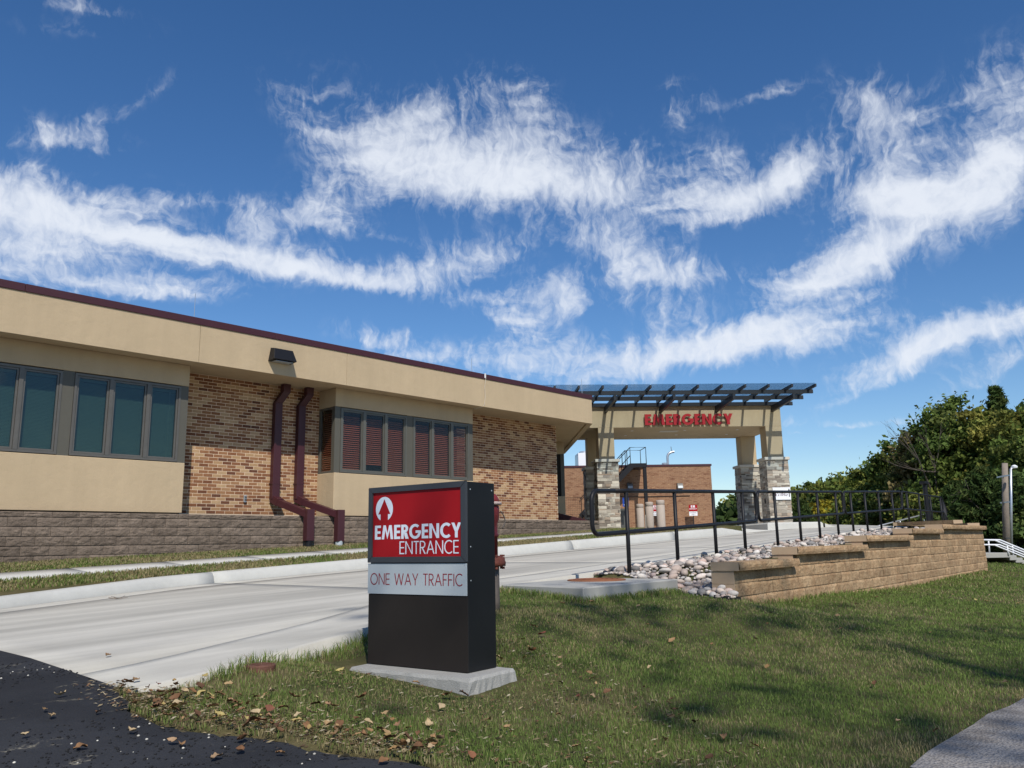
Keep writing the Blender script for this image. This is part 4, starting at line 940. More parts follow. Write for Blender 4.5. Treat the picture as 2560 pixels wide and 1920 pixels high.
# smooth sawn ends that face the camera at every step
for (ua, za) in steps[:-1]:
    e = MB(); zlow = max(.6, za - .155) if ua > 9 else .62
    z = za
    while z > zlow + .02:
        e.box(-.012, .004, -.003, .276, max(zlow, z - .147), z - .002); z -= .1505
    bchild(e.mesh('block_end', MT['tansmooth']), 'block_end', (ua, WALLV(ua), 0), ang, twall, TI)
def cap_piece(L, seed):
    rr = random.Random(seed); nx = max(4, int(L / .09)); V = []; F = []; H, dpt = .098, .36
    for j in range(4):
        for i in range(nx + 1):
            edge = j in (0, 3); V.append((L * i / nx, (0.006 if edge else -rr.random() * .009 + .001), H * j / 3))
    for j in range(3):
        for i in range(nx):
            q = [j * (nx + 1) + i, j * (nx + 1) + i + 1, (j + 1) * (nx + 1) + i + 1, (j + 1) * (nx + 1) + i]; F += [(q[0], q[1], q[2]), (q[0], q[2], q[3])]
    b = len(V); V += [(L, dpt, 0), (0, dpt, 0), (0, dpt, H), (L, dpt, H)]; c = [0, nx, 3 * (nx + 1) + nx, 3 * (nx + 1)]
    F += [tuple(range(nx + 1))[::-1] + (b + 1, b), (b, b + 1, b + 2, b + 3), tuple(c[3] + i for i in range(nx + 1)) + (b + 3, b + 2)]
    sides = MB().add([V[c[0]], V[c[3]], (0, dpt, H), (0, dpt, 0), V[c[1]], V[c[2]], (L, dpt, H), (L, dpt, 0)], [(0, 3, 2, 1), (4, 5, 6, 7)])
    me = MB().add(V, F).mesh('cap', MT['tanblock']); me.materials.append(MT['tansmooth'])
    bm = bmesh.new(); bm.from_mesh(me); vv = list(bm.verts); bm.verts.ensure_lookup_table()
    for quad in ([c[0], b + 1, b + 2, c[3]], [c[1], c[2], b + 3, b]):
        f = bm.faces.new([bm.verts[i] for i in quad]); f.material_index = 1
    bm.to_mesh(me); bm.free(); return me
for si, ((ua, za), (ub, _)) in enumerate(zip(steps[:-1], steps[1:])):
    e_ = ub + .02 if ub < 90 else TU1 + .03
    x = ua - .02; n = max(1, round((e_ - x) / 1.0)); L = (e_ - x) / n
    for k in range(n):
        bchild(cap_piece(L - .004, si * 10 + k), 'cap', (x, WALLV(x) - .085, za + .001), ang, twall, TI); x += L
# the wall turns back at its right end and follows the railing
RET = [(24.75, WALLV(24.75) + .1), (25.15, 6.5), (25.55, 7.4), (25.9, 8.2), (27.5, 8.45), (30, 8.65), (33, 8.85)]
for (p, q) in zip(RET[:-1], RET[1:]):
    L = math.hypot(q[0] - p[0], q[1] - p[1]); a = math.atan2(q[1] - p[1], q[0] - p[0]); nb = max(1, int(L / .45))
    for k, z0 in enumerate([.53, .68, .83, .98, 1.13, 1.28, 1.43, 1.58, 1.73]):
        for i in range(nb):
            f = i / nb; bchild(tms[random.randrange(9)], 'block', (p[0] + (q[0] - p[0]) * f, p[1] + (q[1] - p[1]) * f, z0), a, twall, TI).scale = (L / nb / .451, 1, 1)
    bchild(cap_piece(L + .02, 77), 'cap', (p[0] + .03 * math.sin(a), p[1] - .03, 1.885 + (.0 if p[0] < 25 else .10)), a, twall, TI)
# steel edging strip at the foot of the stone bed
ed = MB(); ez = [.0, .012, .022, .030, .045]; pts = [np.array([p[0], p[1], float(zlawn(np.array([p[0]]), np.array([p[1]]))[0]) + e]) for p, e in zip(EDGING, ez)]
for p, q in zip(pts[:-1], pts[1:]): ed.hexa([(p[0], p[1], p[2] - .08), (q[0], q[1], q[2] - .08), (q[0] + .006, q[1] + .006, q[2] - .08), (p[0] + .006, p[1] + .006, p[2] - .08)], [(p[0], p[1], p[2] + .012), (q[0], q[1], q[2] + .012), (q[0] + .006, q[1] + .006, q[2] + .012), (p[0] + .006, p[1] + .006, p[2] + .012)])
tag(ed.build('edging_strip', MT['black']), 'dark rusty steel edging strip holding the river stones', 'edging')

# ------------------------------------------------------------------ black pipe railing along the driveway
rl = empty('pipe_railing', (RAIL[0][0], RAIL[0][1], 1.2), 0, 'black pipe railing along the edge of the driveway', 'railing')
RI = Matrix.Translation((-RAIL[0][0], -RAIL[0][1], -1.2))
_ra = np.array(RAIL); _sl = np.concatenate([[0], np.cumsum(np.hypot(*np.diff(_ra, axis=0).T))])
def rail_pt(s): return np.interp(s, _sl, _ra[:, 0]), np.interp(s, _sl, _ra[:, 1])
def rail_z(u, v): return float(zr(u, np.minimum(v, 9.0)))
def section(s0, s1):
    n = max(6, int((s1 - s0) / .5)); rad = .13; loop = []
    ss = np.linspace(s0 + .03, s1 - .03, n)
    def P(s, h): u, v = rail_pt(s); return (u, v, rail_z(u, v) + h)
    hi, lo = 1.07, .53
    for s in ss[1:-1]: loop.append(P(s, hi))
    for a in np.linspace(90, 0, 7): loop.append(P(ss[-1] - rad + rad * math.cos(R(a)), hi - rad + rad * math.sin(R(a))))
    for a in np.linspace(0, -90, 7): loop.append(P(ss[-1] - rad + rad * math.cos(R(a)), lo + rad + rad * math.sin(R(a))))
    for s in ss[1:-1][::-1]: loop.append(P(s, lo))
    for a in np.linspace(-90, -180, 7): loop.append(P(ss[0] + rad + rad * math.cos(R(a)), lo + rad + rad * math.sin(R(a))))
    for a in np.linspace(180, 90, 7): loop.append(P(ss[0] + rad + rad * math.cos(R(a)), hi - rad + rad * math.sin(R(a))))
    loop.append(loop[0])
    bchild(MB().tube(loop, .029, 10).mesh('rail_loop', MT['black'], True), 'rail_loop', (0, 0, 0), 0, rl, RI)
def s_at(u): return float(np.interp(u, _ra[:, 0], _sl))
SEC = [(8.25, 14.62), (14.66, 21.0), (21.05, 27.3), (27.35, 33.5), (33.55, 40.0), (40.05, 47)]
for a, b in SEC: section(s_at(a), s_at(b))
post_u = [9.17, 10.80, 12.42, 13.85, 15.75, 17.30, 18.75, 20.35, 21.7, 23.1, 24.6, 26.2, 28.0, 29.6, 31.2, 32.8, 34.3, 35.8, 37.3, 38.8, 40.8, 42.4, 44.0]
pm = MB().tube([(0, 0, -.25), (0, 0, 1.05)], .029, 10).mesh('post', MT['black'], True)
for u in post_u:
    uu, vv = rail_pt(s_at(u)); bchild(pm, 'post', (uu, vv, rail_z(uu, vv)), 0, rl, RI)

# ------------------------------------------------------------------ entrance canopy (own frame: x to the right along its front, y away)
KO = _uv(np.array([9.8, 30.0, 0.0])); KR = -(ACAN - ABLD)
def kw(x, y, z=0.0):
    c, s = math.cos(KR), math.sin(KR); return np.array([KO[0] + x * c - y * s, KO[1] + x * s + y * c, z])
can = empty('entrance_canopy', (KO[0], KO[1], 0), KR, 'tan entrance canopy on stone-based columns with a glass and steel visor', 'canopy')
ZBM, ZTP = 5.745, 6.56
# beams round the top, recessed soffit between them
MB().box(-9.6, .06, 0, .62, ZBM, ZTP).build('front_beam', MT['stucco2'], can, bevel=.008)
MB().box(-9.6, .06, 2.85, 3.45, ZBM, ZTP).build('rear_beam', MT['stucco2'], can, bevel=.008)
MB().box(-.54, .058, .622, 2.848, ZBM, ZTP).build('side_beam', MT['stucco2'], can)
MB().box(-6.15, -.542, .622, 2.848, ZBM + .006, ZBM + .05).build('soffit', MT['stucco2'], can)
MB().box(-9.6, .055, .005, 3.44, ZTP, ZTP + .05).build('roof_edge', MT['darkmetal'], can)
for x, y in [(-5.3, .9), (-5.3, 2.2), (-3.3, .9), (-3.3, 2.2), (-1.3, .9), (-1.3, 2.2)]:
    o = MB().lathe([(.055, -.004), (.055, .0), (.04, .002)], 14, (x, y, ZBM + .003)).build('recessed_light', MT['white'], can)
MB().box(-4.2, -3.5, .95, 1.35, ZBM - .002, ZBM + .003).build('access_panel', MT['cap'], can)
def stone_col(x0, x1, y0, y1, name='column'):
    c = MB().box(x0, x1, y0, y1, 4.55, ZBM).build(name, MT['stucco2'], can, bevel=.006)
    MB().prism([(x0 - .165, y0 - .15), (x1 + .155, y0 - .15), (x1 + .155, y1 + .15), (x0 - .165, y1 + .15)], 4.495, 4.60).build('pedestal_cap', MT['cap'], c, bevel=.01)
    MB().box(x0 - .09, x1 + .085, y0 - .075, y1 + .075, 1.9, 4.50).build('pedestal_core', MT['blockjoint'], c)
    return c
cols = [(-.54, .06, 0, .62), (-6.72, -6.15, 0, .62), (-.54, .06, 2.85, 3.45), (-6.72, -6.15, 2.85, 3.45)]
stone_lib = {}
def stone_mesh(L, H):
    key = (round(L, 2), round(H, 2))
    if key not in stone_lib:
        L, H = key; rr = random.Random(int(L * 977 + H * 7919)); j = lambda: rr.uniform(-.006, .006)
        f = [(j(), rr.uniform(-.012, .004), j()), (L + j(), rr.uniform(-.012, .004), j()), (L + j(), rr.uniform(-.012, .004), H + j()), (j(), rr.uniform(-.012, .004), H + j())]
        cpt = (L * rr.uniform(.3, .7), rr.uniform(-.022, -.008), H * rr.uniform(.3, .7)); b = [(0, .03, 0), (L, .03, 0), (L, .03, H), (0, .03, H)]
        stone_lib[key] = MB().add(f + [cpt] + b, [(0, 1, 4), (1, 2, 4), (2, 3, 4), (3, 0, 4), (0, 5, 6, 1), (1, 6, 7, 2), (2, 7, 8, 3), (3, 8, 5, 0)]).mesh('stone', MT['stone'])
    return stone_lib[key]
STV = [(.15, .125, .10), (.25, .215, .175), (.34, .305, .25), (.40, .365, .30), (.36, .28, .21), (.48, .445, .37), (.60, .55, .45), (.32, .29, .25), (.42, .385, .32)]
nstone = 0; st_mass = MB(); st_cols = []
for ci, cdef in enumerate(cols):
    c = stone_col(*cdef); x0, x1, y0, y1 = cdef[0] - .10, cdef[1] + .095, cdef[2] - .085, cdef[3] + .085
    faces = [((x0, y0), (x1, y0), 0.0), ((x0, y1), (x0, y0), -math.pi / 2), ((x1, y0), (x1, y1), math.pi / 2), ((x1, y1), (x0, y1), math.pi)]
    for fi, (p, q, a) in enumerate(faces):
        L = math.hypot(q[0] - p[0], q[1] - p[1]); z = 1.95; rr = random.Random(ci * 10 + fi)
        while z < 4.49:
            H = min(rr.choice([.045, .05, .06, .075, .075, .09, .10]), 4.50 - z); s = 0.0
            if H < .03: break
            while s < L - .01:
                l = min(rr.choice([.08, .12, .16, .20, .24, .28, .33]), L - s)
                if L - s - l < .07: l = L - s
                X = p[0] + (q[0] - p[0]) * s / L; Y = p[1] + (q[1] - p[1]) * s / L
                sticking = rr.uniform(-.006, .012)
                if fi < 2 and ci < 2 and z > 2.15 and nstone < 300:
                    o = D.objects.new('stone', stone_mesh(l - .004, H - .004)); COL.objects.link(o); o.parent = c; o.location = (X, Y, z); o.rotation_euler = (0, 0, a); nstone += 1
                elif fi < 3:
                    ca, sa = math.cos(a), math.sin(a); d = rr.uniform(-.02, .0)
                    def w_(lx, ly, lz): return (X + lx * ca - ly * sa, Y + lx * sa + ly * ca, z + lz)
                    st_mass.hexa([w_(0, d, .002), w_(l - .004, d, .002), w_(l - .004, .03, .002), w_(0, .03, .002)], [w_(0, d, H - .003), w_(l - .004, d, H - .003), w_(l - .004, .03, H - .003), w_(0, .03, H - .003)])
                    k = rr.uniform(.8, 1.15); cc = rr.choice(STV); st_cols += [(cc[0] * k, cc[1] * k, cc[2] * k, 1)] * 6
                s += l
            z += H
me = st_mass.mesh('stonework', MT['stonemass']); a_ = me.attributes.new('col', 'FLOAT_COLOR', 'FACE'); a_.data.foreach_set('color', np.array(st_cols, np.float32).ravel())
o = link('stonework', me, can); o['kind'] = 'stuff'
MB().box(-.665, -.645, .25, .34, 2.95, 3.12).build('camera_box', MT['black'], can)
# visor: brackets, purlins, rafters and glass sheets
for (xr, xt) in [(-6.434, -6.50), (-4.399, -4.44), (-2.33, -2.37), (-.236, -.27)]:
    MB().hexa([(xr - .045, -2.12, 6.40), (xr + .045, -2.12, 6.40), (xr + .045, .0, 6.27), (xr - .045, .0, 6.27)], [(xr - .045, -2.12, 6.57), (xr + .045, -2.12, 6.57), (xr + .045, .0, 6.50), (xr - .045, .0, 6.50)]).build('bracket', MT['darkmetal'], can, bevel=.004)
for (y, zb) in [(-1.96, 6.60), (-1.10, 6.548), (-.10, 6.495)]:
    MB().box(-9.8, .50, y - .035, y + .035, zb, zb + .135).build('purlin', MT['darkmetal'], can, bevel=.004)
RX = [.334 - .8055 * k for k in range(13)]
for x in RX:
    MB().hexa([(x - .032, -2.62, 6.715), (x + .032, -2.62, 6.715), (x + .032, .05, 6.615), (x - .032, .05, 6.615)], [(x - .032, -2.62, 6.815), (x + .032, -2.62, 6.815), (x + .032, .05, 6.765), (x - .032, .05, 6.765)]).build('rafter', MT['darkmetal'], can, bevel=.003)
gme = MB().hexa([(.02, -2.66, 6.822), (.7855, -2.66, 6.822), (.7855, .02, 6.772), (.02, .02, 6.772)], [(.02, -2.66, 6.836), (.7855, -2.66, 6.836), (.7855, .02, 6.786), (.02, .02, 6.786)]).mesh('glass_sheet', MT['glass_roof'])
for x in RX[1:]:
    link('glass_sheet', gme, can, (x, 0, 0))
MB().box(RX[0] - .01, RX[0] + .09, -2.66, .02, 6.80, 6.806).build('edge_trim', MT['darkmetal'], can) if False else None
# red channel letters on the beam
es = empty('channel_letters', kw(-3.4, -.02, 5.8), KR, 'red raised letters spelling EMERGENCY on the tan canopy beam', 'sign')
_, per = text_mesh('EMERGENCY', .225, -1.62, .01, 3.235, .395, -.14, .085, .085, .0012)
for chx, mb in per:
    mb.build('letter', MT['redletter'], es)
rb = MB().box(-1.55, 1.55, -.055, -.0, .13, .22); rb.build('raceway', MT['stucco2'], es)
# testing notice on the right-hand column
tb = empty('testing_notice', kw(-.18, -.125, 3.06), KR, 'white testing notice with an up arrow on the right stone column', 'sign')
MB().box(-.325, .325, -.012, .0, 0, .44).build('board', MT['white'], tb)
text_mesh('TESTING', .16, -.30, .13, .505, .135, -.0135, .001, .13)[0].build('lettering', MT['ink'], tb)
MB().add([(.255, -.0135, .10), (.285, -.0135, .10), (.285, -.0135, .33), (.255, -.0135, .33)], [(0, 1, 2, 3)]).add([(.235, -.0137, .325), (.305, -.0137, .325), (.27, -.0137, .40)], [(0, 1, 2)]).build('arrow', MT['black'], tb)
# kerbed island round the right-hand column
def island():
    P = [(-1.1, -1.0), (.9, -.9), (1.05, -.5), (1.05, 3.9), (-1.1, 3.9)]
    n = len(P); zt = 2.24
    lo = [(x * 1.02, y - .04 if y < 0 else y, 1.8) for x, y in P]; mid = [(x * 1.0, y, zt - .05) for x, y in P]; hi = [(x * .95, y + .06 if y < 0 else y - .05, zt) for x, y in P]
    V = lo + mid + hi; F = [(k * n + i, k * n + (i + 1) % n, (k + 1) * n + (i + 1) % n, (k + 1) * n + i) for k in range(2) for i in range(n)] + [tuple(2 * n + i for i in range(n))]
    # a nose that ramps down to the paving on the right
    b = len(V); V += [(.95, -.95, zt - .06), (.95, 3.8, zt - .06), (1.55, 3.8, 1.98), (1.55, -.95, 1.98), (.95, -.95, 1.8), (1.55, -.95, 1.8), (.95, 3.8, 1.8), (1.55, 3.8, 1.8)]
    F += [(b, b + 3, b + 2, b + 1), (b, b + 4, b + 5, b + 3), (b + 1, b + 2, b + 7, b + 6), (b + 3, b + 5, b + 7, b + 2)]
    return MB().add(V, F).mesh('kerb_island', MT['curb'])
link('kerb_island', island(), None, kw(0, 0, 0), (0, 0, KR), kind='structure', label='raised concrete kerb island round the right stone column')

# ------------------------------------------------------------------ brick annex far behind the canopy
FY = 13.0
def m_farbrick():
    M, t, b = material('far_brick'); p = objc(t)
    br = t.new('ShaderNodeTexBrick'); t.put(br.inputs['Vector'], t.mapping(p, (1, 1, 1), (R(90), 0, 0)))
    br.inputs['Scale'].default_value = 1.0; br.inputs['Brick Width'].default_value = .204; br.inputs['Row Height'].default_value = .0677; br.inputs['Mortar Size'].default_value = .005; br.inputs['Bias'].default_value = -.1
    br.inputs['Color1'].default_value = (.30, .16, .085, 1); br.inputs['Color2'].default_value = (.23, .115, .06, 1); br.inputs['Mortar'].default_value = (.36, .25, .16, 1)
    n = t.noise(t.mapping(p, (2.0, 2.0, 9.0)), 1.6, 5, .7); n2 = t.noise(p, .4, 3)
    c = t.mix(t.maprange(n, .52, .66), br.outputs[0], (.15, .06, .03, 1)); c = t.mix(t.maprange(t.noise(t.mapping(p, (2.2, 2.2, 10)), 2.3, 4, .7), .58, .70), c, (.46, .29, .15, 1))
    k = t.math('ADD', .85, t.math('MULTIPLY', n2, .3)); vm = t.new('ShaderNodeVectorMath', operation='SCALE'); t.put(vm.inputs[0], c); t.put(vm.inputs[3], k)
    t.put(b.inputs['Base Color'], vm.outputs[0]); b.inputs['Roughness'].default_value = .9; bump(t, b, br.outputs['Fac'], -.004); return M
MT['farbrick'] = m_farbrick()
ann = empty('brick_annex', kw(-3, FY, 2.3), KR, 'low red-brown brick annex seen under the canopy', 'building')
def ka(mb, name, mat, par=None, bevel=0.0):
    """shape given in canopy coordinates, as a part of the annex"""
    o = D.objects.new(name, mb.mesh(name, MT[mat], False, bevel)); COL.objects.link(o); o.parent = par or ann
    o.matrix_parent_inverse = Matrix.Translation((3, -FY, -2.3)) if par is None else Matrix.Identity(4); return o
ka(MB().box(-16, 1.19, FY, FY + 9, 1.5, 5.52), 'wall', 'farbrick')
ka(MB().box(-16, 1.23, FY - .04, FY + 9, 5.52, 5.62), 'coping', 'maroon')
ka(MB().tube([(-3.9, FY - .03, 3.99), (-2.6, FY - .03, 3.97), (.0, FY - .03, 3.99)], .016, 6), 'conduit', 'black')
# exhaust pipe and rooftop unit
def kat(px, py, depth): P = at(px, py, depth); c, s = math.cos(-KR), math.sin(-KR); d = P - KO; return (d[0] * c - d[1] * s, d[0] * s + d[1] * c, P[2])
sx0 = kat(1669.5, 1160, 44.5); ex = MB()
pts = [(sx0[0], sx0[1], 5.5), (sx0[0], sx0[1], sx0[2] + .30)]
for a in np.linspace(0, 75, 6): pts.append((sx0[0] + .30 * (1 - math.cos(R(a))), sx0[1], sx0[2] + .35 + .30 * math.sin(R(a))))
pts.append((pts[-1][0] + .16, sx0[1], pts[-1][2] + .03)); ex.tube(pts, .065, 12)
exo = ka(ex, 'exhaust_pipe', 'galv')
ka(MB().bar((pts[-2][0] + .02, sx0[1], pts[-2][2] + .05), (pts[-2][0], sx0[1], pts[-2][2] + .30), .05, .02), 'rain_flap', 'winframe', exo)
for p in [(1661, 1160)]:
    q = kat(*p, 44.5); ka(MB().lathe([(.14, -.1), (.14, .05), (.05, .07)], 12, q), 'roof_vent', 'galv')
h0 = kat(1446, 1161, 47); h1 = kat(1480, 1131, 47)
hv = ka(MB().box(h0[0], h0[0] + .95, h0[1], h0[1] + 1.4, 5.5, h1[2]), 'rooftop_unit', 'white', bevel=.01)
ka(MB().box(h0[0] - .02, h0[0], h0[1] + .1, h0[1] + 1.3, 5.6, h1[2] - .1).lathe([(.38, h1[2]), (.36, h1[2] + .12), (.30, h1[2] + .14)], 16, (h0[0] + .5, h0[1] + .6, 0)), 'fan_guard', 'galv', hv)
ka(MB().tube([(-7.7, FY + .6, 5.62), (-7.7, FY + .6, 5.75), (-7.2, FY + .6, 5.75)], .03, 6), 'roof_pipe', 'galv')
# wall lights
def annex_light(px, py):
    q = kat(px, py, 42.9); o = empty('annex_wall_light', kw(q[0], FY, q[2]), KR, None, 'wall light', 'box lights on the brick annex')
    MB().hexa([(-.15, -.25, -.13), (.15, -.25, -.13), (.15, -.003, -.15), (-.15, -.003, -.15)], [(-.14, -.19, .12), (.14, -.19, .12), (.14, -.003, .16), (-.14, -.003, .16)]).build('housing', MT['winframe'], o)
    MB().add([(-.12, -.253, -.11), (.12, -.253, -.11), (.115, -.222, .01), (-.115, -.222, .01)], [(0, 1, 2, 3)]).build('lens', MT['silver'], o); return o
annex_light(1570.5, 1217)['label'] = 'box light on the brick annex just right of the left stone column'
annex_light(1696, 1216)['label'] = 'box light on the brick annex right of the black steel stair'
# steel stair up to the annex roof
stair = empty('roof_stair', kw(-3, FY - 1.2, 2.3), KR, 'black steel stair and platform up to the annex roof', 'stair')
def ks(mb, name, mat='black', par=None):
    o = D.objects.new(name, mb.mesh(name, MT[mat])); COL.objects.link(o); o.parent = par or stair; o.matrix_parent_inverse = Matrix.Translation((3, -(FY - 1.2), -2.3)); return o
pl0, pl1, sy0, sy1 = -3.34, -2.49, FY - 1.5, FY - .1
ks(MB().box(pl0, pl1, sy0, sy1, 5.36, 5.56), 'platform')
ks(MB().bar((pl0 + .1, sy0 + .03, 5.45), (pl0 - 2.4, sy0 + .03, 3.0), .05, .26), 'stringer'); ks(MB().bar((pl0 + .1, sy1 - .03, 5.45), (pl0 - 2.4, sy1 - .03, 3.0), .05, .26), 'stringer')
for k in range(11):
    f = k / 11; ks(MB().box(pl0 - 2.4 * f - .13, pl0 - 2.4 * f + .13, sy0 + .06, sy1 - .06, 5.38 - 2.45 * f - .02, 5.38 - 2.45 * f + .02), 'tread')
ks(MB().box(pl1 - .19, pl1 - .03, sy0 + .02, sy0 + .18, 3.0, 5.36), 'support_post'); ks(MB().box(pl1 - .2, pl1 - .02, sy0, sy0 + .2, 2.2, 3.0), 'post_base', 'cap')
def rod(pts, r=.021): return MB().tube(pts, r, 6)
for y in (sy0 + .03, sy1 - .03):
    ks(rod([(pl0 + .03, y, 5.56), (pl0 + .03, y, 6.36), (pl1 - .02, y, 6.36), (pl1 - .02, y, 5.56)]), 'guard_rail')
    ks(rod([(pl0 + .03, y, 6.36), (pl0 - 2.4, y, 3.9)]), 'handrail'); ks(rod([(pl0 - .14, y, 5.5), (pl0 - .14, y, 6.2)]), 'baluster')
ks(rod([(pl1 - .02, sy0 + .03, 6.36), (pl1 - .02, sy1 - .03, 6.36)]), 'guard_rail'); ks(rod([(pl0 + .03, sy0 + .03, 5.95), (pl0 - 2.3, sy0 + .03, 3.55)]), 'handrail')
# bollards
BLB = [('concrete bollard farthest left, nearest the black stair post', 1602, 29.2), ('middle concrete bollard of the three by the annex', 1625.5, 26.9), ('largest concrete bollard, right of the other two', 1653.5, 24.9)]
bprof = [(.155, -.15), (.165, .0), (.168, .82), (.152, .835), (.152, .855), (.168, .87), (.168, .99), (.15, 1.02), (.06, 1.03)]
for lab, px, dpt in BLB:
    P = at(px, 1316, dpt); o = empty('bollard', P, 0, lab, 'bollard', 'concrete bollards in front of the annex'); o.scale = (.77,) * 3
    MB().lathe(bprof[:4], 20).build('post', MT['bollard'], o, True); MB().lathe(bprof[3:], 20).build('top_cap', MT['bollard'], o, True)
# parking signs
def er_sign(px, py0, lab, dpt):
    P = at(px, py0, dpt); zg = 2.3; o = empty('parking_sign', (P[0], P[1], zg), KR, lab, 'parking sign', 'red and white parking signs on posts')
    zt = P[2] - zg
    MB().box(-.02, .02, 0, .02, -.2, zt - .1).build('post', MT['black'], o)
    MB().box(-.22, .22, -.012, -.001, zt - .33, zt).build('red_plate', MT['red'], o); MB().box(-.21, .21, -.013, -.001, zt - .55, zt - .34).build('white_plate', MT['white'], o)
    text_mesh('ER', .2, -.11, zt - .14, .22, .11, -.0135, .001)[0].build('lettering', MT['white'], o); text_mesh('EMERGENCY', .18, -.19, zt - .23, .38, .055, -.0135, .001)[0].build('lettering', MT['white'], o)
    text_mesh('PARKING', .14, -.17, zt - .43, .34, .06, -.0145, .001)[0].build('lettering', MT['ink'], o); text_mesh('ONLY', .14, -.10, zt - .52, .20, .06, -.0145, .001)[0].build('lettering', MT['ink'], o)
er_sign(1732, 1262, 'red and white parking sign standing clear in front of the annex', 42.0)
er_sign(1638, 1262, 'red and white parking sign partly hidden between two bollards', 42.0)
# accessible parking sign
P = at(1563.5, 1244, 31.4); acs = empty('accessible_sign', (P[0], P[1], 2.15), KR, 'blue accessible parking sign by the left stone column', 'parking sign')
zt = P[2] - 2.15
MB().box(-.02, .02, 0, .02, -.1, zt - .05).build('post', MT['galv'], acs)
MB().box(-.115, .115, -.012, -.001, zt - .34, zt).build('plate', MT['blue'], acs)
wc = MB(); pr_ = lambda L: [(x, -.0135, z + zt) for x, z in L]
wc.add(pr_([(-.03 + .014 * math.cos(a), -.055 + .014 * math.sin(a)) for a in np.linspace(0, 5.5, 8)]), [tuple(range(8))])
for q in ([(-.038, -.075), (-.02, -.075), (-.012, -.135), (-.034, -.135)], [(-.02, -.125), (.03, -.125), (.03, -.138), (-.02, -.138)], [(.02, -.132), (.034, -.132), (.055, -.19), (.04, -.19)], [(-.025, -.095), (.02, -.10), (.02, -.108), (-.025, -.105)]): wc.add(pr_(q[::-1]), [(0, 1, 2, 3)])
for q in arc(-.005, -.155, .05, .05, 120, 360, .012, 10): wc.add(pr_(q), [(0, 1, 2, 3)])
wc.add(pr_([(-.07, -.29), (.07, -.29), (.07, -.25), (-.07, -.25)]), [(0, 1, 2, 3)]); wc.build('symbol', MT['white'], acs)
# dark utility cabinet, yellow post, steel gate
P0, P1 = at(1551, 1314, 31.8), at(1566, 1271, 31.8)
uc = empty('utility_cabinet', (P0[0], P0[1], 2.15), KR, 'tall dark brown utility cabinet beside the left stone column', 'utility cabinet')
w_ = float(np.hypot(*(at(1566, 1314, 31.8) - P0)[:2])); h_ = P1[2] - 2.15
MB().box(0, w_, 0, .35, -.2, h_ - .1).build('body', MT['winframe'], uc); MB().box(-.015, w_ + .015, -.015, .36, h_ - .1, h_).build('lid', MT['winframe'], uc)
P = at(1568.5, 1315, 30.8); yp = empty('yellow_post', (P[0], P[1], 2.1), 0, 'short bright yellow post beside the dark cabinet', 'post')
MB().lathe([(.05, -.1), (.05, .45), (.02, .48)], 12).build('shaft', MT['yellow'], yp); MB().box(-.09, .09, -.09, .09, -.05, .01).build('base_plate', MT['yellow'], yp)
gt = empty('steel_gate', kw(-6.62, FY - 2.5, 2.35), KR, 'dark steel mesh gate standing in front of the brick annex', 'gate')
gw, gh = .62, 1.50
MB().tube([(-gw, 0, .02), (-gw, 0, gh), (gw, 0, gh), (gw, 0, .02), (-gw, 0, .02)], .022, 6).build('frame', MT['black'], gt)
mm = MB()
for k in range(1, 14): mm.box(-gw + k * 2 * gw / 14 - .003, -gw + k * 2 * gw / 14 + .003, -.003, .003, .03, gh)
for k in range(1, 16): mm.box(-gw, gw, -.0035, .0025, .03 + k * gh / 16 - .003, .03 + k * gh / 16 + .003)
mm.build('mesh_infill', MT['black'], gt)['kind'] = 'stuff'

# ------------------------------------------------------------------ poles, stair rails and steps at the right
a_, b_ = at(2314, 1209, 33), at(2324, 1318, 33)
lp = empty('light_pole', (b_[0], b_[1], 1.6), 0, 'black light pole standing behind the end of the railing', 'light pole')
hh = a_[2] - 1.6
MB().lathe([(.11, -.2), (.10, .3), (.085, hh)], 10).build('shaft', MT['black'], lp); MB().box(-.30, .14, -.12, .12, hh, hh + .10).build('lamp_head', MT['black'], lp, bevel=.01)
a_, b_ = at(2512, 1158, 31), at(2516, 1392, 31)
wp = empty('wooden_pole', (b_[0], b_[1], .85), 0, 'weathered grey wooden utility pole against dark trees', 'utility pole')
hh = a_[2] - .85
top = Vector((a_[0] - b_[0], a_[1] - b_[1], hh))
MB().tube([(0, 0, -.3), top * .5, top], [.135, .12, .10], 12).build('shaft', MT['wood'], wp, True)
a2, b2 = at(2527, 1172, 30.4), at(2527, 1396, 30.4)
lm = empty('yard_lamp', (b2[0], b2[1], .85), 0, 'thin grey metal lamp post beside the wooden pole', 'lamp')
h2 = a2[2] - .85; t2 = Vector((a2[0] - b2[0], a2[1] - b2[1], h2))
MB().tube([(0, 0, -.3), t2], [.045, .04], 10).build('shaft', MT['galv'], lm, True)
cr = Vector((CX[0], CX[1], 0)).normalized()
MB().tube([t2, t2 + cr * .10 + Vector((0, 0, .05))], .03, 8).lathe([(.02, -.06), (.10, -.03), (.11, .03), (.04, .08)], 12, tuple(t2 + cr * .14 + Vector((0, 0, .06)))).build('lamp_head', MT['white'], lm)
wb = Vector((b_[0] - b2[0], b_[1] - b2[1], 0))
for f in (.93, .63, .22): MB().bar(t2 * f, Vector((wb.x * .75, wb.y * .75, t2.z * f)), .03, .05).build('bracket', MT['galv'], lm)
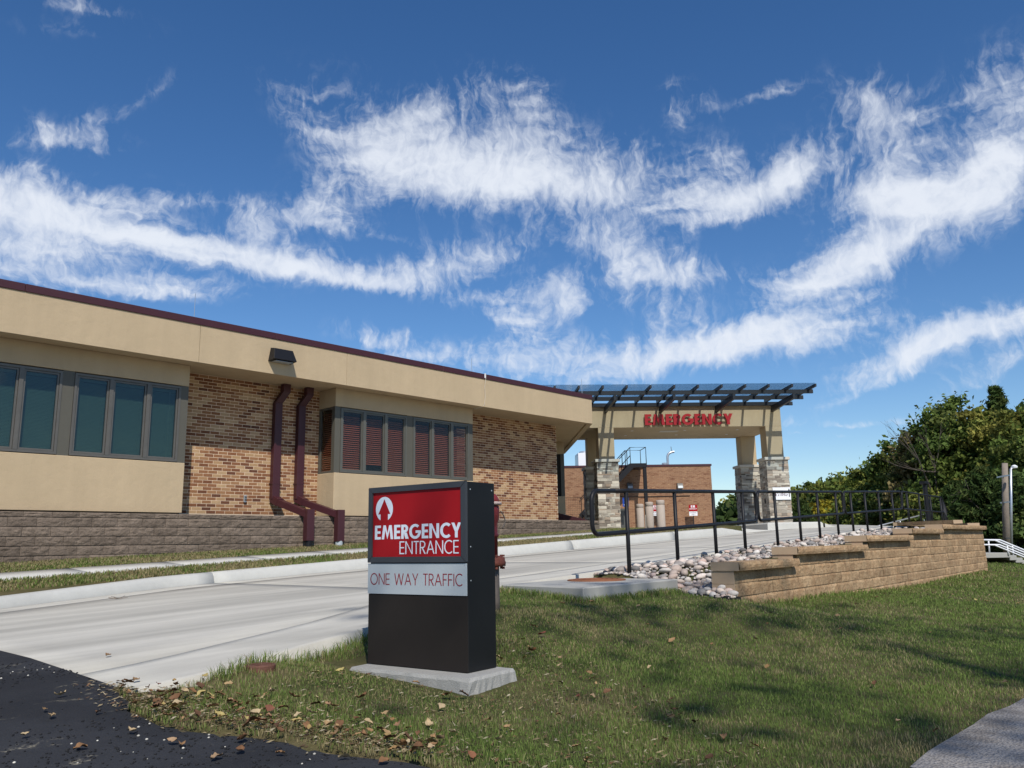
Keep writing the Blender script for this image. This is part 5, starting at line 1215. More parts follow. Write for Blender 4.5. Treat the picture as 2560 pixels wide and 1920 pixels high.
# white stair railings going down to the right, with concrete steps
sr = empty('white_stair_railing', at(2462, 1384, 27.5), 0, 'white double stair railing going down to the right', 'railing')
def srw(mb, name, mat='white'):
    o = D.objects.new(name, mb.mesh(name, MT[mat], True)); COL.objects.link(o); o.parent = sr; o.matrix_parent_inverse = Matrix.Translation(tuple(-float(c) for c in at(2462, 1384, 27.5))); return o
for dd, sh in ((27.5, 0), (26.3, -13)):
    def q(px, py): return at(px + sh * (1 if px > 2465 else .2), py + (0 if sh == 0 else .5), dd)
    srw(MB().tube([q(2455, 1349.5), q(2500, 1350), q(2565, 1377), q(2640, 1408)], .026, 8), 'rail'); srw(MB().tube([q(2455, 1361.5), q(2499, 1362), q(2565, 1389), q(2640, 1420)], .024, 8), 'rail')
    for px, pt, pb in ((2471, 1350, 1381), (2531, 1364, 1390), (2590, 1388, 1420)): srw(MB().tube([q(px, pt), q(px + 3, pb)], .024, 8), 'baluster')
stp = empty('garden_steps', at(2500, 1392, 27), 0, 'pale concrete steps going down under the white railing', 'steps')
dirx = Vector((CX[0], CX[1], 0)).normalized(); dirf = Vector((CF[0], CF[1], 0)).normalized()
for k, (pxa, pxb, py) in enumerate([(2440, 2521, 1383), (2519, 2537, 1388.5), (2534, 2552, 1394.5), (2549, 2570, 1401), (2566, 2590, 1408)]):
    A, B = Vector(at(pxa, py, 27.2)), Vector(at(pxb, py, 27.2)); z = A.z
    V0 = [A - dirf * .1, B - dirf * .1, B + dirf * 1.6, A + dirf * 1.6]
    o = D.objects.new('step', MB().hexa([(p.x, p.y, z - .16) for p in V0], [(p.x, p.y, z) for p in V0]).mesh('step', MT['vault'], bevel=.01)); COL.objects.link(o); o.parent = stp; o.matrix_parent_inverse = Matrix.Translation(tuple(-float(c) for c in at(2500, 1392, 27)))
# low white pipe rail and sloping grey handrail beyond the crest
wr = empty('white_pipe_rail', at(2285, 1322, 38), 0, 'low white pipe rail just above the wall caps', 'railing')
WI = Matrix.Translation(tuple(-float(c) for c in at(2285, 1322, 38)))
def loopr(px0, px1, y0, y1): return MB().tube([at(px0 + 2, y0, 38), at(px1 - 2, y0, 38), at(px1, y0 + 2, 38), at(px1, y1 - 2, 38), at(px1 - 2, y1, 38), at(px0 + 2, y1, 38), at(px0, y1 - 2, 38), at(px0, y0 + 2, 38), at(px0 + 2, y0, 38)], .035, 8)
for a, b in ((2243, 2279), (2281, 2311), (2313, 2345)):
    bchild(loopr(a, b, 1307, 1323).mesh('rail_loop', MT['white'], True), 'rail_loop', (0, 0, 0), 0, wr, WI)
for px in (2257, 2271, 2296, 2328): bchild(MB().tube([at(px, 1307, 38), at(px, 1332, 38)], .03, 8).mesh('post', MT['white'], True), 'post', (0, 0, 0), 0, wr, WI)
gh_ = empty('sloping_handrail', at(2160, 1328, 44), 0, 'grey handrail sloping down behind the black railing', 'railing')
GI = Matrix.Translation(tuple(-float(c) for c in at(2160, 1328, 44)))
for dy in (0, 24): bchild(MB().tube([at(2100, 1337 + dy, 44), at(2165, 1323 + dy, 44), at(2330, 1281 + dy, 44)], .04, 8).mesh('rail', MT['galv'], True), 'rail', (0, 0, 0), 0, gh_, GI)
for px, py in ((2130, 1331), (2190, 1317), (2250, 1301), (2310, 1286)): bchild(MB().tube([at(px, py, 44), at(px + 2, py + 40, 44)], .035, 8).mesh('post', MT['galv'], True), 'post', (0, 0, 0), 0, gh_, GI)

# ------------------------------------------------------------------ river stones between wall, vault and driveway
def rock_mesh(seed):
    rr = random.Random(seed); bm = bmesh.new(); bmesh.ops.create_icosphere(bm, subdivisions=2, radius=.5)
    ph = [rr.uniform(0, 6) for _ in range(6)]; sx, sy, sz = 1, rr.uniform(.62, .85), rr.uniform(.42, .62)
    for v in bm.verts:
        p = v.co; k = 1 + .10 * math.sin(p.x * 5 + ph[0]) * math.cos(p.y * 4 + ph[1]) + .07 * math.sin(p.z * 7 + ph[2] + p.x * 3)
        v.co = Vector((p.x * k * sx, p.y * k * sy, p.z * k * sz))
    me = D.meshes.new('river_stone'); bm.to_mesh(me); bm.free(); me.materials.append(MT['rock']); me.polygons.foreach_set('use_smooth', [True] * len(me.polygons)); return me
MT['rock'] = m_random('river_stone', [(0, (.14, .13, .125)), (.14, (.24, .23, .22)), (.28, (.40, .33, .28)), (.42, (.46, .36, .30)), (.55, (.60, .52, .44)), (.68, (.66, .60, .53)), (.80, (.38, .36, .34)), (.9, (.55, .40, .33)), (1, (.74, .70, .64))], .75, .004, 6)
rocks = [rock_mesh(k) for k in range(14)]
edge_pts = EDGING
BED = [(9.06, 6.92), (9.05, 5.60)] + EDGING + [(8.93, 5.06), (25, 6.2), (25, 8.2)] + [(u, float(EDGE(u)) - .03) for u in (24, 20, 16, 12.65, 10)]
def zbed(u, v): return float(terrain(np.array([u]), np.array([v]))[0])
placed = []
def place_rocks(poly, tries, smin, smax, limit, gap=.40):
    P = np.array(poly); lo, hi = P.min(0), P.max(0); n = 0
    for _ in range(tries):
        if n >= limit: break
        u, v = random.uniform(lo[0], hi[0]), random.uniform(lo[1], hi[1])
        if not in_poly(np.array([[u, v]]), poly)[0]: continue
        if u > 8.90 and v < WALLV(u) + .30: continue
        s = random.uniform(smin, smax) ** 1.0
        if any((u - a) ** 2 + (v - b) ** 2 < ((s + c) * gap) ** 2 for a, b, c, _ in placed if abs(u - a) < .3): continue
        placed.append((u, v, s, 0)); n += 1
place_rocks([(9.0, 5.5)] + EDGING[1:] + [(8.93, 5.06), (9.4, 5.1), (9.4, 5.9), (9.06, 5.6)], 6000, .06, .15, 60, .32)
place_rocks(FRONT, 16000, .075, .175, 105, .33)
place_rocks(BED, 14000, .08, .17, 132, .38)
LBL = 'rounded river stone lying in the stone bed beside the driveway'
for i, (u, v, s, _) in enumerate(placed):
    o = D.objects.new('river_stone', rocks[i % 14]); COL.objects.link(o); z = zbed(u, v)
    o.location = (u, v, z + s * .20 + .02); o.scale = (s, s, s); o.rotation_euler = (random.uniform(-.35, .35), random.uniform(-.35, .35), random.uniform(0, 6.28))
    tag(o, LBL, 'stone', 'river stones in the bed beside the driveway')
# smaller stones packed underneath
fm = bmesh.new(); bmesh.ops.create_icosphere(fm, subdivisions=1, radius=.5); fv = np.array([v.co[:] for v in fm.verts]); ff = np.array([[v.index for v in f.verts] for f in fm.faces]); fm.free()
C = np.concatenate([RNG.uniform([7.6, 4.2], [9.4, 7.0], (5000, 2)), RNG.uniform([8.2, 4.6], [25, 9.0], (26000, 2))]); C = C[in_poly(C, BED)]; C = C[(C[:, 0] < 8.95) | (C[:, 1] > WALLV(C[:, 0]) + .28)]
near = C[:, 0] < 12; C = np.concatenate([C[near], C[~near][::3]])[:9000]
Z = terrain(C[:, 0], C[:, 1]); S = RNG.uniform(.035, .075, len(C)); A = RNG.uniform(0, 6.28, len(C)); ca, sa = np.cos(A), np.sin(A)
Vf = fv[None] * np.array([1, .7, .5]) * S[:, None, None]; X = Vf[..., 0] * ca[:, None] - Vf[..., 1] * sa[:, None]; Y = Vf[..., 0] * sa[:, None] + Vf[..., 1] * ca[:, None]
Vf = np.stack([X + C[:, :1], Y + C[:, 1:], Vf[..., 2] + Z[:, None] + .018], -1).reshape(-1, 3)
Ff = (ff[None] + (np.arange(len(C)) * len(fv))[:, None, None]).reshape(-1, 3)
pal = np.array([(.20, .18, .17), (.40, .33, .28), (.46, .36, .30), (.60, .52, .44), (.38, .36, .34), (.68, .63, .57)]); cc = pal[RNG.integers(0, 6, len(C))] * RNG.uniform(.75, 1.1, (len(C), 1))
MT['pebble'] = m_attr('pebbles', 'col', .8)
link('pebbles', np_mesh('pebbles', Vf, [Ff], MT['pebble'], True, {'col': ('POINT', 'FLOAT_COLOR', np.repeat(np.concatenate([cc, np.ones((len(C), 1))], 1), len(fv), 0))}), kind='stuff', label='small pebbles packed between the river stones')

# ------------------------------------------------------------------ grass
MT['grass'] = m_attr('grass_blades', 'col', .75, .30, 0, .12)
def value_noise(P, s, seed):
    rs = np.random.default_rng(seed); T = rs.random((64, 64)); q = P / s; i = np.floor(q).astype(int); f = q - i; f = f * f * (3 - 2 * f)
    g = lambda a, b: T[(i[:, 0] + a) % 64, (i[:, 1] + b) % 64]
    return (g(0, 0) * (1 - f[:, 0]) + g(1, 0) * f[:, 0]) * (1 - f[:, 1]) + (g(0, 1) * (1 - f[:, 0]) + g(1, 1) * f[:, 0]) * f[:, 1]
def fbm(P, s, seed): return (value_noise(P, s, seed) + .5 * value_noise(P, s / 2.1, seed + 1) + .25 * value_noise(P, s / 4.3, seed + 2)) / 1.75
aed = [tuple(p[:2]) for p in ASPH_EDGE]
LAWN = [(1.93, 4.28)] + [(u, float(EDGE(u)) - .01) for u in (2.44, 2.83, 3.95, 5.2, 6.3, 7.08)] + [(6.91, 5.40), (9.04, 5.57)] + EDGING +  [(u, WALLV(u) - .02) for u in (10, 14, 18, 22, 24.8)] + [(25.4, 6.6), (26, 8.2), (29, 8.4), (34, 8.7), (40, 6), (40, -2), (24, -6)] + [tuple(p) for p in GPATH[::-1]] + [(3.6, .6), (2.6, 1.4)] + aed[::-1]
SGN = np.array(sign.location[:2]); ca_, sa_ = math.cos(sign.rotation_euler[2]), math.sin(sign.rotation_euler[2])
def off_sign(P):
    d = P - SGN; x = d[:, 0] * ca_ + d[:, 1] * sa_; y = -d[:, 0] * sa_ + d[:, 1] * ca_
    return ~((x > -1.08) & (x < .17) & (y > -.185) & (y < .40))
def in_view(P, m_=60):
    d = np.stack([P[:, 0], P[:, 1], np.full(len(P), .8)], 1) - EYE; k = d @ CF; px = 1280 + FPX * (d @ CX) / k; return (k > .5) & (px > -m_) & (px < 2560 + m_)
def blades(name, P, H, Wd, COLR, zf, label, lean=.55):
    n = len(P); z = zf(P[:, 0], P[:, 1]); a = RNG.uniform(0, 6.283, n); L = RNG.uniform(.1, 1, n) * lean
    w = np.stack([np.cos(a), np.sin(a)], 1) * (Wd / 2)[:, None]; b = a + RNG.uniform(-1.2, 1.2, n) + 1.57; d = np.stack([np.cos(b), np.sin(b)], 1)
    base = np.concatenate([P, z[:, None] - .008], 1); W3 = np.concatenate([w, np.zeros((n, 1))], 1); D3 = np.concatenate([d, np.zeros((n, 1))], 1)
    up = np.array([0, 0, 1.0])
    v0, v1 = base - W3, base + W3; mid = base + up * (H * .58)[:, None] + D3 * (H * L * .32)[:, None]; v2, v3 = mid + W3 * .75, mid - W3 * .75
    tip = base + up * (H * (1 - .25 * L))[:, None] + D3 * (H * L * 1.05)[:, None]
    V = np.stack([v0, v1, v2, v3, tip], 1).reshape(-1, 3); o = np.arange(n)[:, None] * 5
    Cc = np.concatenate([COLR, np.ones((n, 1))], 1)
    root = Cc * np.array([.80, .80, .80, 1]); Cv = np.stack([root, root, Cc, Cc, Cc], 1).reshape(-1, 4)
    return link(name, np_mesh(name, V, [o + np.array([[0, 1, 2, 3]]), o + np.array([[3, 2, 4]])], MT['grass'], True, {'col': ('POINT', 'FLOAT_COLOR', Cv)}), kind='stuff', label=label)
def lawn_colour(P, dry):
    n = len(P); t_ = RNG.random((n, 1)); g = np.array([.11, .175, .036]) * (1 - t_) + np.array([.24, .31, .085]) * t_
    s = RNG.random((n, 1)); st = np.array([.28, .23, .11]) * (1 - s) + np.array([.44, .37, .20]) * s
    pick = (RNG.random(n) < dry)[:, None]; c = np.where(pick, st, g); return c * RNG.uniform(.75, 1.2, (n, 1))
def sample(poly, dens, rng=None):
    Q = np.array(poly); lo, hi = Q.min(0), Q.max(0); n = int(dens * np.prod(hi - lo)); P = RNG.uniform(lo, hi, (n, 2)); return P[in_poly(P, poly)]
parts_ = []
for (r0, r1, dens) in ((0, 4.6, 11000), (4.6, 6.5, 7500), (6.5, 9.5, 3800), (9.5, 14, 1900), (14, 22, 750), (22, 40, 180)):
    Q = np.array(LAWN); lo, hi = np.maximum(Q.min(0), -r1), np.minimum(Q.max(0), r1)
    n = int(dens * np.prod(hi - lo)); P = RNG.uniform(lo, hi, (n, 2)); rr_ = np.hypot(P[:, 0], P[:, 1]); P = P[(rr_ >= r0) & (rr_ < r1)]; P = P[in_view(P)]; P = P[in_poly(P, LAWN)]; P = P[off_sign(P)]; parts_.append(P)
P = np.concatenate(parts_)
rad = np.hypot(P[:, 0], P[:, 1])
nz1, nz2 = fbm(P, 1.3, 3), fbm(P, .33, 11)
def dist_to(P, pts):
    A = np.array(pts); best = np.full(len(P), 9.0)
    for a, b in zip(A[:-1], A[1:]):
        ab = b - a; t_ = np.clip(((P - a) @ ab) / (ab @ ab + 1e-9), 0, 1); best = np.minimum(best, np.hypot(*(P - a - t_[:, None] * ab).T))
    return best
dA = dist_to(P, aed + [(2.6, 1.4), (3.6, .6)]); dG = dist_to(P, [tuple(p) for p in GPATH])
sgd = np.hypot(P[:, 0] - 3.35, P[:, 1] - 3.75)
bare = np.clip(1 - sgd / 1.05, 0, 1) * .75 + np.clip(1 - dA / .35, 0, 1) * .6 + np.clip(1 - dG / .5, 0, 1) * .5
low = np.clip((3.6 - (P[:, 0] * .35 + P[:, 1] * .9)) / 1.5, 0, 1) * .35
dry = np.clip(.12 + (nz1 - .5) * 1.2 + (nz2 - .5) * .7 + bare * .75 + low * .6, .04, .97)
keep = RNG.random(len(P)) > np.clip(bare * .75 + (nz2 - .62) * 1.2, 0, .88); P, rad, dry, nz2, bare = P[keep], rad[keep], dry[keep], nz2[keep], bare[keep]
H = (.022 + .026 * RNG.random(len(P)) ** 1.6) * (.70 + .9 * np.clip(nz2 - .25, 0, 1)) * (1 - .35 * np.clip(bare, 0, 1)) * (1 + np.clip((rad - 9) / 25, 0, .8)); Wd = (.0024 + .0018 * RNG.random(len(P))) * np.clip(rad / 5.0, .9, 5.5)
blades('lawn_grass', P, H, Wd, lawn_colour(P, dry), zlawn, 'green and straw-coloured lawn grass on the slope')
# long tufts against the vault, footing and railing edge
def along(pts, n, spread):
    A = np.array(pts); t_ = RNG.uniform(0, len(A) - 1, n); i = np.minimum(t_.astype(int), len(A) - 2); f = (t_ - i)[:, None]; return A[i] * (1 - f) + A[i + 1] * f + RNG.normal(0, spread, (n, 2))
T = np.concatenate([along([(7.09, 6.75), (6.90, 5.40), (9.0, 5.54)], 2600, .05) - np.array([.03, .05]), along([(u, float(EDGE(u)) - .04) for u in (2.3, 2.83, 3.95, 5.2, 6.3, 7.0)], 2200, .04), along([(u, WALLV(u) - .05) for u in (9, 12, 16, 20, 24)], 1800, .05)])
T = T[in_poly(T, LAWN)]; rT = np.hypot(*T.T)
blades('edge_grass', T, .05 + .055 * RNG.random(len(T)), (.003 + .002 * RNG.random(len(T))) * np.clip(rT / 5, .9, 4), lawn_colour(T, np.full(len(T), .22)), zlawn, 'taller grass along the concrete edges', .8)
# dry grass strips on the bank below the block wall
B1 = RNG.uniform([1.0, 12.78], [22.0, 13.26], (34000, 2)); B2 = RNG.uniform([1.0, 14.10], [20.2, 15.12], (52000, 2)); ew = [(20.2, 14.12), (21.6, 14.45), (22.7, 15.2), (23.5, 16.5), (24.5, 18.0), (24.5, 22), (20.25, 22)]; B3 = RNG.uniform([20.2, 14.1], [24.6, 18.5], (22000, 2)); B3 = B3[in_poly(B3, ew)]
B = np.concatenate([B1, B2]); B = B[in_view(B)]; dryB = np.clip(.66 + (fbm(B, .8, 5) - .5) * 1.6, .2, .97)
cB = lawn_colour(B, dryB)
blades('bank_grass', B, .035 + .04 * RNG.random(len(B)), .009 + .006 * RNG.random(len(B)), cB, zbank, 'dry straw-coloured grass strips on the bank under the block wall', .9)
blades('bank_grass_end', B3, .04 + .03 * RNG.random(len(B3)), np.full(len(B3), .016), lawn_colour(B3, np.full(len(B3), .5)), lambda u, v: 1.985 + .035 * (u - 20.2) + .0 * v, 'grass wedge in front of the left stone column', .9)
link('grass_wedge_soil', MB().add([(x, y, 1.975 + .035 * (x - 20.2)) for x, y in ew], [tuple(range(7))]).mesh('grass_wedge_soil', MT['soil']), kind='structure', label='grassy ground at the foot of the left stone column')

# ------------------------------------------------------------------ fallen leaves, twigs and grit
def leaf_mesh(seed):
    rr = random.Random(seed); n = 7; V = []; cu = rr.uniform(.15, .5) * rr.choice((-1, 1)); wd = rr.uniform(.26, .40)
    for i in range(n):
        s = i / (n - 1); w_ = wd * math.sin(math.pi * (s ** .8)) * (1 + .15 * rr.uniform(-1, 1)); z = cu * (s - .5) ** 2 * 1.2 + rr.uniform(-.03, .03)
        for k in (-1, 0, 1): V.append((s - .5, k * w_, z + abs(k) * rr.uniform(.05, .22)))
    F = [(i * 3 + k, (i + 1) * 3 + k, (i + 1) * 3 + k + 1, i * 3 + k + 1) for i in range(n - 1) for k in (0, 1)]
    return MB().add(V, F).mesh('fallen_leaf', MT['leaf'], True)
MT['leaf'] = m_random('dry_leaf', [(0, (.08, .04, .02)), (.2, (.17, .085, .04)), (.4, (.26, .145, .065)), (.6, (.34, .23, .115)), (.75, (.44, .34, .20)), (.86, (.22, .085, .04)), (.95, (.42, .36, .13)), (1, (.17, .04, .035))], .7, 0, 5)
leafs = [leaf_mesh(k) for k in range(10)]
Q = np.concatenate([along(aed + [(2.75, 2.0)], 520, .06) + np.abs(RNG.normal(0, .30, (520, 2))) * np.array([.75, .75]), sample([(2.0, 3.7), (4.6, 5.3), (5.4, 4.6), (3.6, 1.6), (2.6, 2.3)], 34)])
Q = Q[in_poly(Q, LAWN) & off_sign(Q) & in_view(Q)]; RNG.shuffle(Q); Q = Q[:190]
far_l = sample(LAWN, 1.1); far_l = far_l[in_view(far_l) & off_sign(far_l)]; far_l = far_l[np.hypot(*far_l.T) < 16][:70]
for i, q in enumerate(np.concatenate([Q, far_l])):
    o = D.objects.new('fallen_leaf', leafs[i % 10]); COL.objects.link(o); s = random.uniform(.025, .058) if random.random() > .12 else random.uniform(.06, .08)
    o.location = (q[0], q[1], float(zlawn(q[:1], q[1:])[0]) + .022 + random.uniform(0, .02)); o.scale = (s, s, s); o.rotation_euler = (random.uniform(-.5, .5), random.uniform(-.5, .5), random.uniform(0, 6.28))
    tag(o, 'dry fallen leaf lying in the lawn grass', 'leaf', 'dry leaves fallen on the lawn')
AL = [hit(px, py, zasph)[:2] for px, py in [(150, 1748), (128, 1800), (245, 1790), (430, 1866), (452, 1872), (608, 1860), (600, 1888), (110, 1784), (860, 1905), (540, 1905), (330, 1840), (700, 1895), (960, 1915), (60, 1850), (200, 1880)]]
for i, q in enumerate(AL):
    o = D.objects.new('fallen_leaf', leafs[(i * 3) % 10]); COL.objects.link(o); s = random.uniform(.035, .065); o.location = (q[0], q[1], float(zasph(q[0], q[1])) + .02); o.scale = (s, s, s); o.rotation_euler = (random.uniform(-.4, .4), 0, random.uniform(0, 6.28))
    tag(o, 'small dry leaf lying on the dark asphalt', 'leaf', 'dry leaves on the asphalt')
for (px, py, lab) in ((270, 1643, 'dark red curled leaf lying alone on the concrete driveway'), (340, 1706, 'small brown leaf on the driveway corner near the asphalt')):
    q = hit(px, py, zr); o = D.objects.new('fallen_leaf', leafs[3]); COL.objects.link(o); o.location = (q[0], q[1], q[2] + .015); o.scale = (.055,) * 3; o.rotation_euler = (.2, 0, .7); tag(o, lab, 'leaf')
q = hit(297, 1499, zr); tw = MB()
for k in range(9):
    a = random.uniform(0, 6.28); tw.tube([(q[0], q[1], q[2] + .012), (q[0] + .13 * math.cos(a), q[1] + .05 * math.sin(a), q[2] + .015 + random.uniform(0, .03))], [.006, .003], 5)
tag(tw.build('twig_bunch', MT['wood']), 'small broken twig lying on the driveway near the far kerb', 'twig')
# leaf litter and straw too small to pick apart
n = 3000; Pn = along(aed + [(2.75, 2.0), (3.0, 1.6)], n, .05) + np.abs(RNG.normal(0, .20, (n, 2))); Pn = np.concatenate([Pn, sample([(2.0, 3.7), (4.4, 5.2), (5.0, 4.2), (3.6, 1.6), (2.6, 2.3)], 330)]); Pn = Pn[in_view(Pn) & off_sign(Pn)]; Pn = Pn[(Pn[:, 1] < EDGE(Pn[:, 0]) - .02) | (Pn[:, 0] < 1.9)]; n = len(Pn)
zz = np.where(in_poly(Pn, LAWN), zlawn(Pn[:, 0], Pn[:, 1]) + .012, zasph(Pn[:, 0], Pn[:, 1]) + .009); L = RNG.uniform(.006, .022, n); wdt = RNG.uniform(.0012, .006, n); a = RNG.uniform(0, 6.28, n); ti = RNG.normal(0, .35, n)
dx, dy = np.cos(a) * L, np.sin(a) * L; wx, wy = -np.sin(a) * wdt, np.cos(a) * wdt; dz = ti * L
V = np.stack([np.stack([Pn[:, 0] - dx, Pn[:, 1] - dy, zz], 1), np.stack([Pn[:, 0] + wx, Pn[:, 1] + wy, zz + dz * .4 + .004], 1), np.stack([Pn[:, 0] + dx, Pn[:, 1] + dy, zz + np.abs(dz)], 1), np.stack([Pn[:, 0] - wx, Pn[:, 1] - wy, zz + .002], 1)], 1).reshape(-1, 3)
pal = np.array([(.26, .20, .11), (.18, .10, .05), (.32, .25, .14), (.10, .06, .035), (.36, .31, .21)]); cc = pal[RNG.integers(0, 5, n)] * RNG.uniform(.7, 1.15, (n, 1))
link('leaf_litter', np_mesh('leaf_litter', V, [np.arange(4 * n).reshape(-1, 4)], MT['pebble'], False, {'col': ('POINT', 'FLOAT_COLOR', np.repeat(np.concatenate([cc, np.ones((n, 1))], 1), 4, 0))}), kind='stuff', label='small leaf litter and straw along the asphalt edge')
n = 5200; Pn = RNG.uniform([-.6, 1.0], [1.95, 6.0], (n, 2)); m1 = fbm(Pn, .9, 21) > .50; Pn = Pn[m1 | (RNG.random(n) < .08)]; Pn = np.concatenate([Pn, RNG.uniform([1.2, 1.2], [2.5, 3.6], (900, 2))]); Pn = Pn[~in_poly(Pn, LAWN)]; Pn = Pn[in_view(Pn)]; n = len(Pn)
S = RNG.uniform(.004, .012, n); Z = zasph(Pn[:, 0], Pn[:, 1]) + .006
V = (fv[None] * S[:, None, None] * np.array([1.3, 1, .8])) + np.stack([Pn[:, 0], Pn[:, 1], Z], 1)[:, None]; cc = np.where(RNG.random((n, 1)) < .07, np.array([[.55, .52, .45]]), np.array([[.018, .018, .02]])) * RNG.uniform(.7, 1.3, (n, 1))
link('asphalt_grit', np_mesh('asphalt_grit', V.reshape(-1, 3), [(ff[None] + (np.arange(n) * len(fv))[:, None, None]).reshape(-1, 3)], MT['pebble'], False, {'col': ('POINT', 'FLOAT_COLOR', np.repeat(np.concatenate([cc, np.ones((n, 1))], 1), len(fv), 0))}), kind='stuff', label='loose black grit and pale chips on the asphalt')

# ------------------------------------------------------------------ trees
MT['foliage'] = m_attr('foliage', 'col', .75, .28, 0, .15)
MT['bark'] = plain('bark', (.085, .07, .055), .95, 0, .3, 8, .01, 20)
def quad_leaves(C, S, COLR, flat=.0, shape='leaf'):
    n = len(C); nrm = RNG.normal(0, 1, (n, 3)); nrm[:, 2] = np.abs(nrm[:, 2]) + flat; nrm /= np.linalg.norm(nrm, axis=1)[:, None]
    t_ = RNG.normal(0, 1, (n, 3)); t_ -= (t_ * nrm).sum(1)[:, None] * nrm; t_ /= np.linalg.norm(t_, axis=1)[:, None]; b = np.cross(nrm, t_)
    S = S[:, None]; w_ = .55 if shape == 'leaf' else .22
    V = np.stack([C - t_ * S, C + b * S * w_ + nrm * S * .15, C + t_ * S, C - b * S * w_ + nrm * S * .15], 1).reshape(-1, 3)
    return V, np.arange(4 * n).reshape(-1, 4), np.repeat(np.concatenate([COLR, np.ones((n, 1))], 1), 4, 0)
def tree(name, label, base, height, radius, pal, nclump=70, per=120, leaf=.20, kind='broad', crown0=.12, group='trees behind the railing', sparse=0.0, seed=0):
    rs = np.random.default_rng(seed + 100); root = empty(name, base, 0, label, 'tree', group)
    # trunk and limbs
    tb = MB(); lean = rs.normal(0, .04, 2) * height; tip = Vector((lean[0], lean[1], height * .82)); r0 = .022 * height + .04
    tp = [Vector((0, 0, -.3)), Vector((lean[0] * .2, lean[1] * .2, height * .25)), Vector((lean[0] * .6, lean[1] * .6, height * .55)), tip]
    tb.tube(tp, [r0, r0 * .8, r0 * .5, r0 * .12], 8); nodes = []
    for k in range(16):
        f = rs.uniform(.18, .9); p = tp[0].lerp(tp[3], f); a = rs.uniform(0, 6.28); L = radius * rs.uniform(.5, 1.0) * (1.15 - f * .7); rise = rs.uniform(.15, .8) * L
        q = p + Vector((math.cos(a) * L, math.sin(a) * L, rise)); md = (p + q) / 2 + Vector((0, 0, -.08 * L)); tb.tube([p, md, q], [r0 * .36 * (1.1 - f), r0 * .2 * (1.1 - f), .012], 5, False); nodes += [md, q]
        for _ in range(3):
            e = q + Vector(tuple(rs.normal(0, .35, 3) * L)); tb.tube([md.lerp(q, .6), e], [.02, .006], 4, False); nodes.append(e)
    tb.build('trunk', MT['bark'], root)
    # crown: clumps of leaves, uneven outline
    if kind == 'cedar':
        h = rs.uniform(0, 1, nclump) ** 1.1; a = rs.uniform(0, 6.28, nclump); rr = radius * (1 - h) ** .8 * rs.uniform(.35, 1.2, nclump) + .05
        Cc = np.stack([np.cos(a) * rr, np.sin(a) * rr, height * (crown0 + (1 - crown0) * h)], 1); cs = radius * .17 * (1.12 - h)
    else:
        d = rs.normal(0, 1, (nclump, 3)); d /= np.linalg.norm(d, axis=1)[:, None]; k = rs.uniform(.35, 1.0, nclump) ** .5 * rs.uniform(.78, 1.12, nclump)
        cz = height * (crown0 + 1) / 2; hz = height * (1 - crown0) / 2
        Cc = d * k[:, None] * np.array([radius, radius, hz]); lump = 1 + .22 * np.sin(3 * np.arctan2(d[:, 1], d[:, 0]) + seed) ; Cc[:, :2] *= lump[:, None]; Cc[:, 2] += cz
        Cc = np.concatenate([Cc, np.array([tuple(v) for v in nodes if v.z > height * crown0 * .6])]); cs = np.full(len(Cc), radius * .24) * rs.uniform(.6, 1.25, len(Cc))
    m_ = len(Cc); cs = np.broadcast_to(cs, (m_,)); idx_ = np.repeat(np.arange(m_), per)
    if sparse: idx_ = idx_[rs.random(len(idx_)) > sparse]
    off = rs.normal(0, 1, (len(idx_), 3)) * np.array([.62, .62, .45 if kind != 'cedar' else .30]) * cs[idx_][:, None]
    
    if kind == 'cedar':
        rad_ = Cc[:, :2] / (np.linalg.norm(Cc[:, :2], axis=1)[:, None] + 1e-6); q_ = rs.normal(0, 1, (len(idx_), 1)); off = off * .45
        off[:, :2] += rad_[idx_] * q_ * cs[idx_][:, None] * 1.5; off[:, 2] += (q_[:, 0] * .8 - .2) * cs[idx_]
    Pp = Cc[idx_] + off; Pp = Pp[Pp[:, 2] > .15]; idx_ = idx_[:len(Pp)] if len(idx_) != len(Pp) else idx_
    pal_ = np.array(pal); tone = pal_[rs.integers(0, len(pal_), m_)] * rs.uniform(.75, 1.25, (m_, 1)); col = tone[idx_] * rs.uniform(.7, 1.35, (len(idx_), 1))
    S = rs.uniform(.55, 1.2, len(Pp)) * leaf
    V, F, Cv = quad_leaves(Pp, S, col, .0, 'needle' if kind == 'cedar' else 'leaf')
    o = link('crown', np_mesh('crown', V, [F], MT['foliage'], False, {'col': ('POINT', 'FLOAT_COLOR', Cv)}), root); return root
GRN = [(.09, .135, .03), (.12, .165, .036), (.16, .19, .05), (.07, .11, .025)]
OLV = [(.16, .185, .04), (.20, .215, .05), (.13, .17, .036), (.24, .225, .05), (.10, .14, .03)]
YEL = [(.42, .35, .04), (.30, .27, .035), (.30, .25, .03), (.22, .20, .03), (.16, .16, .03), (.38, .30, .04), (.12, .14, .028)]
DRK = [(.045, .08, .022), (.06, .10, .026), (.08, .12, .034), (.11, .14, .04)]
BRN = [(.19, .16, .065), (.15, .145, .05), (.22, .175, .075), (.11, .125, .036)]
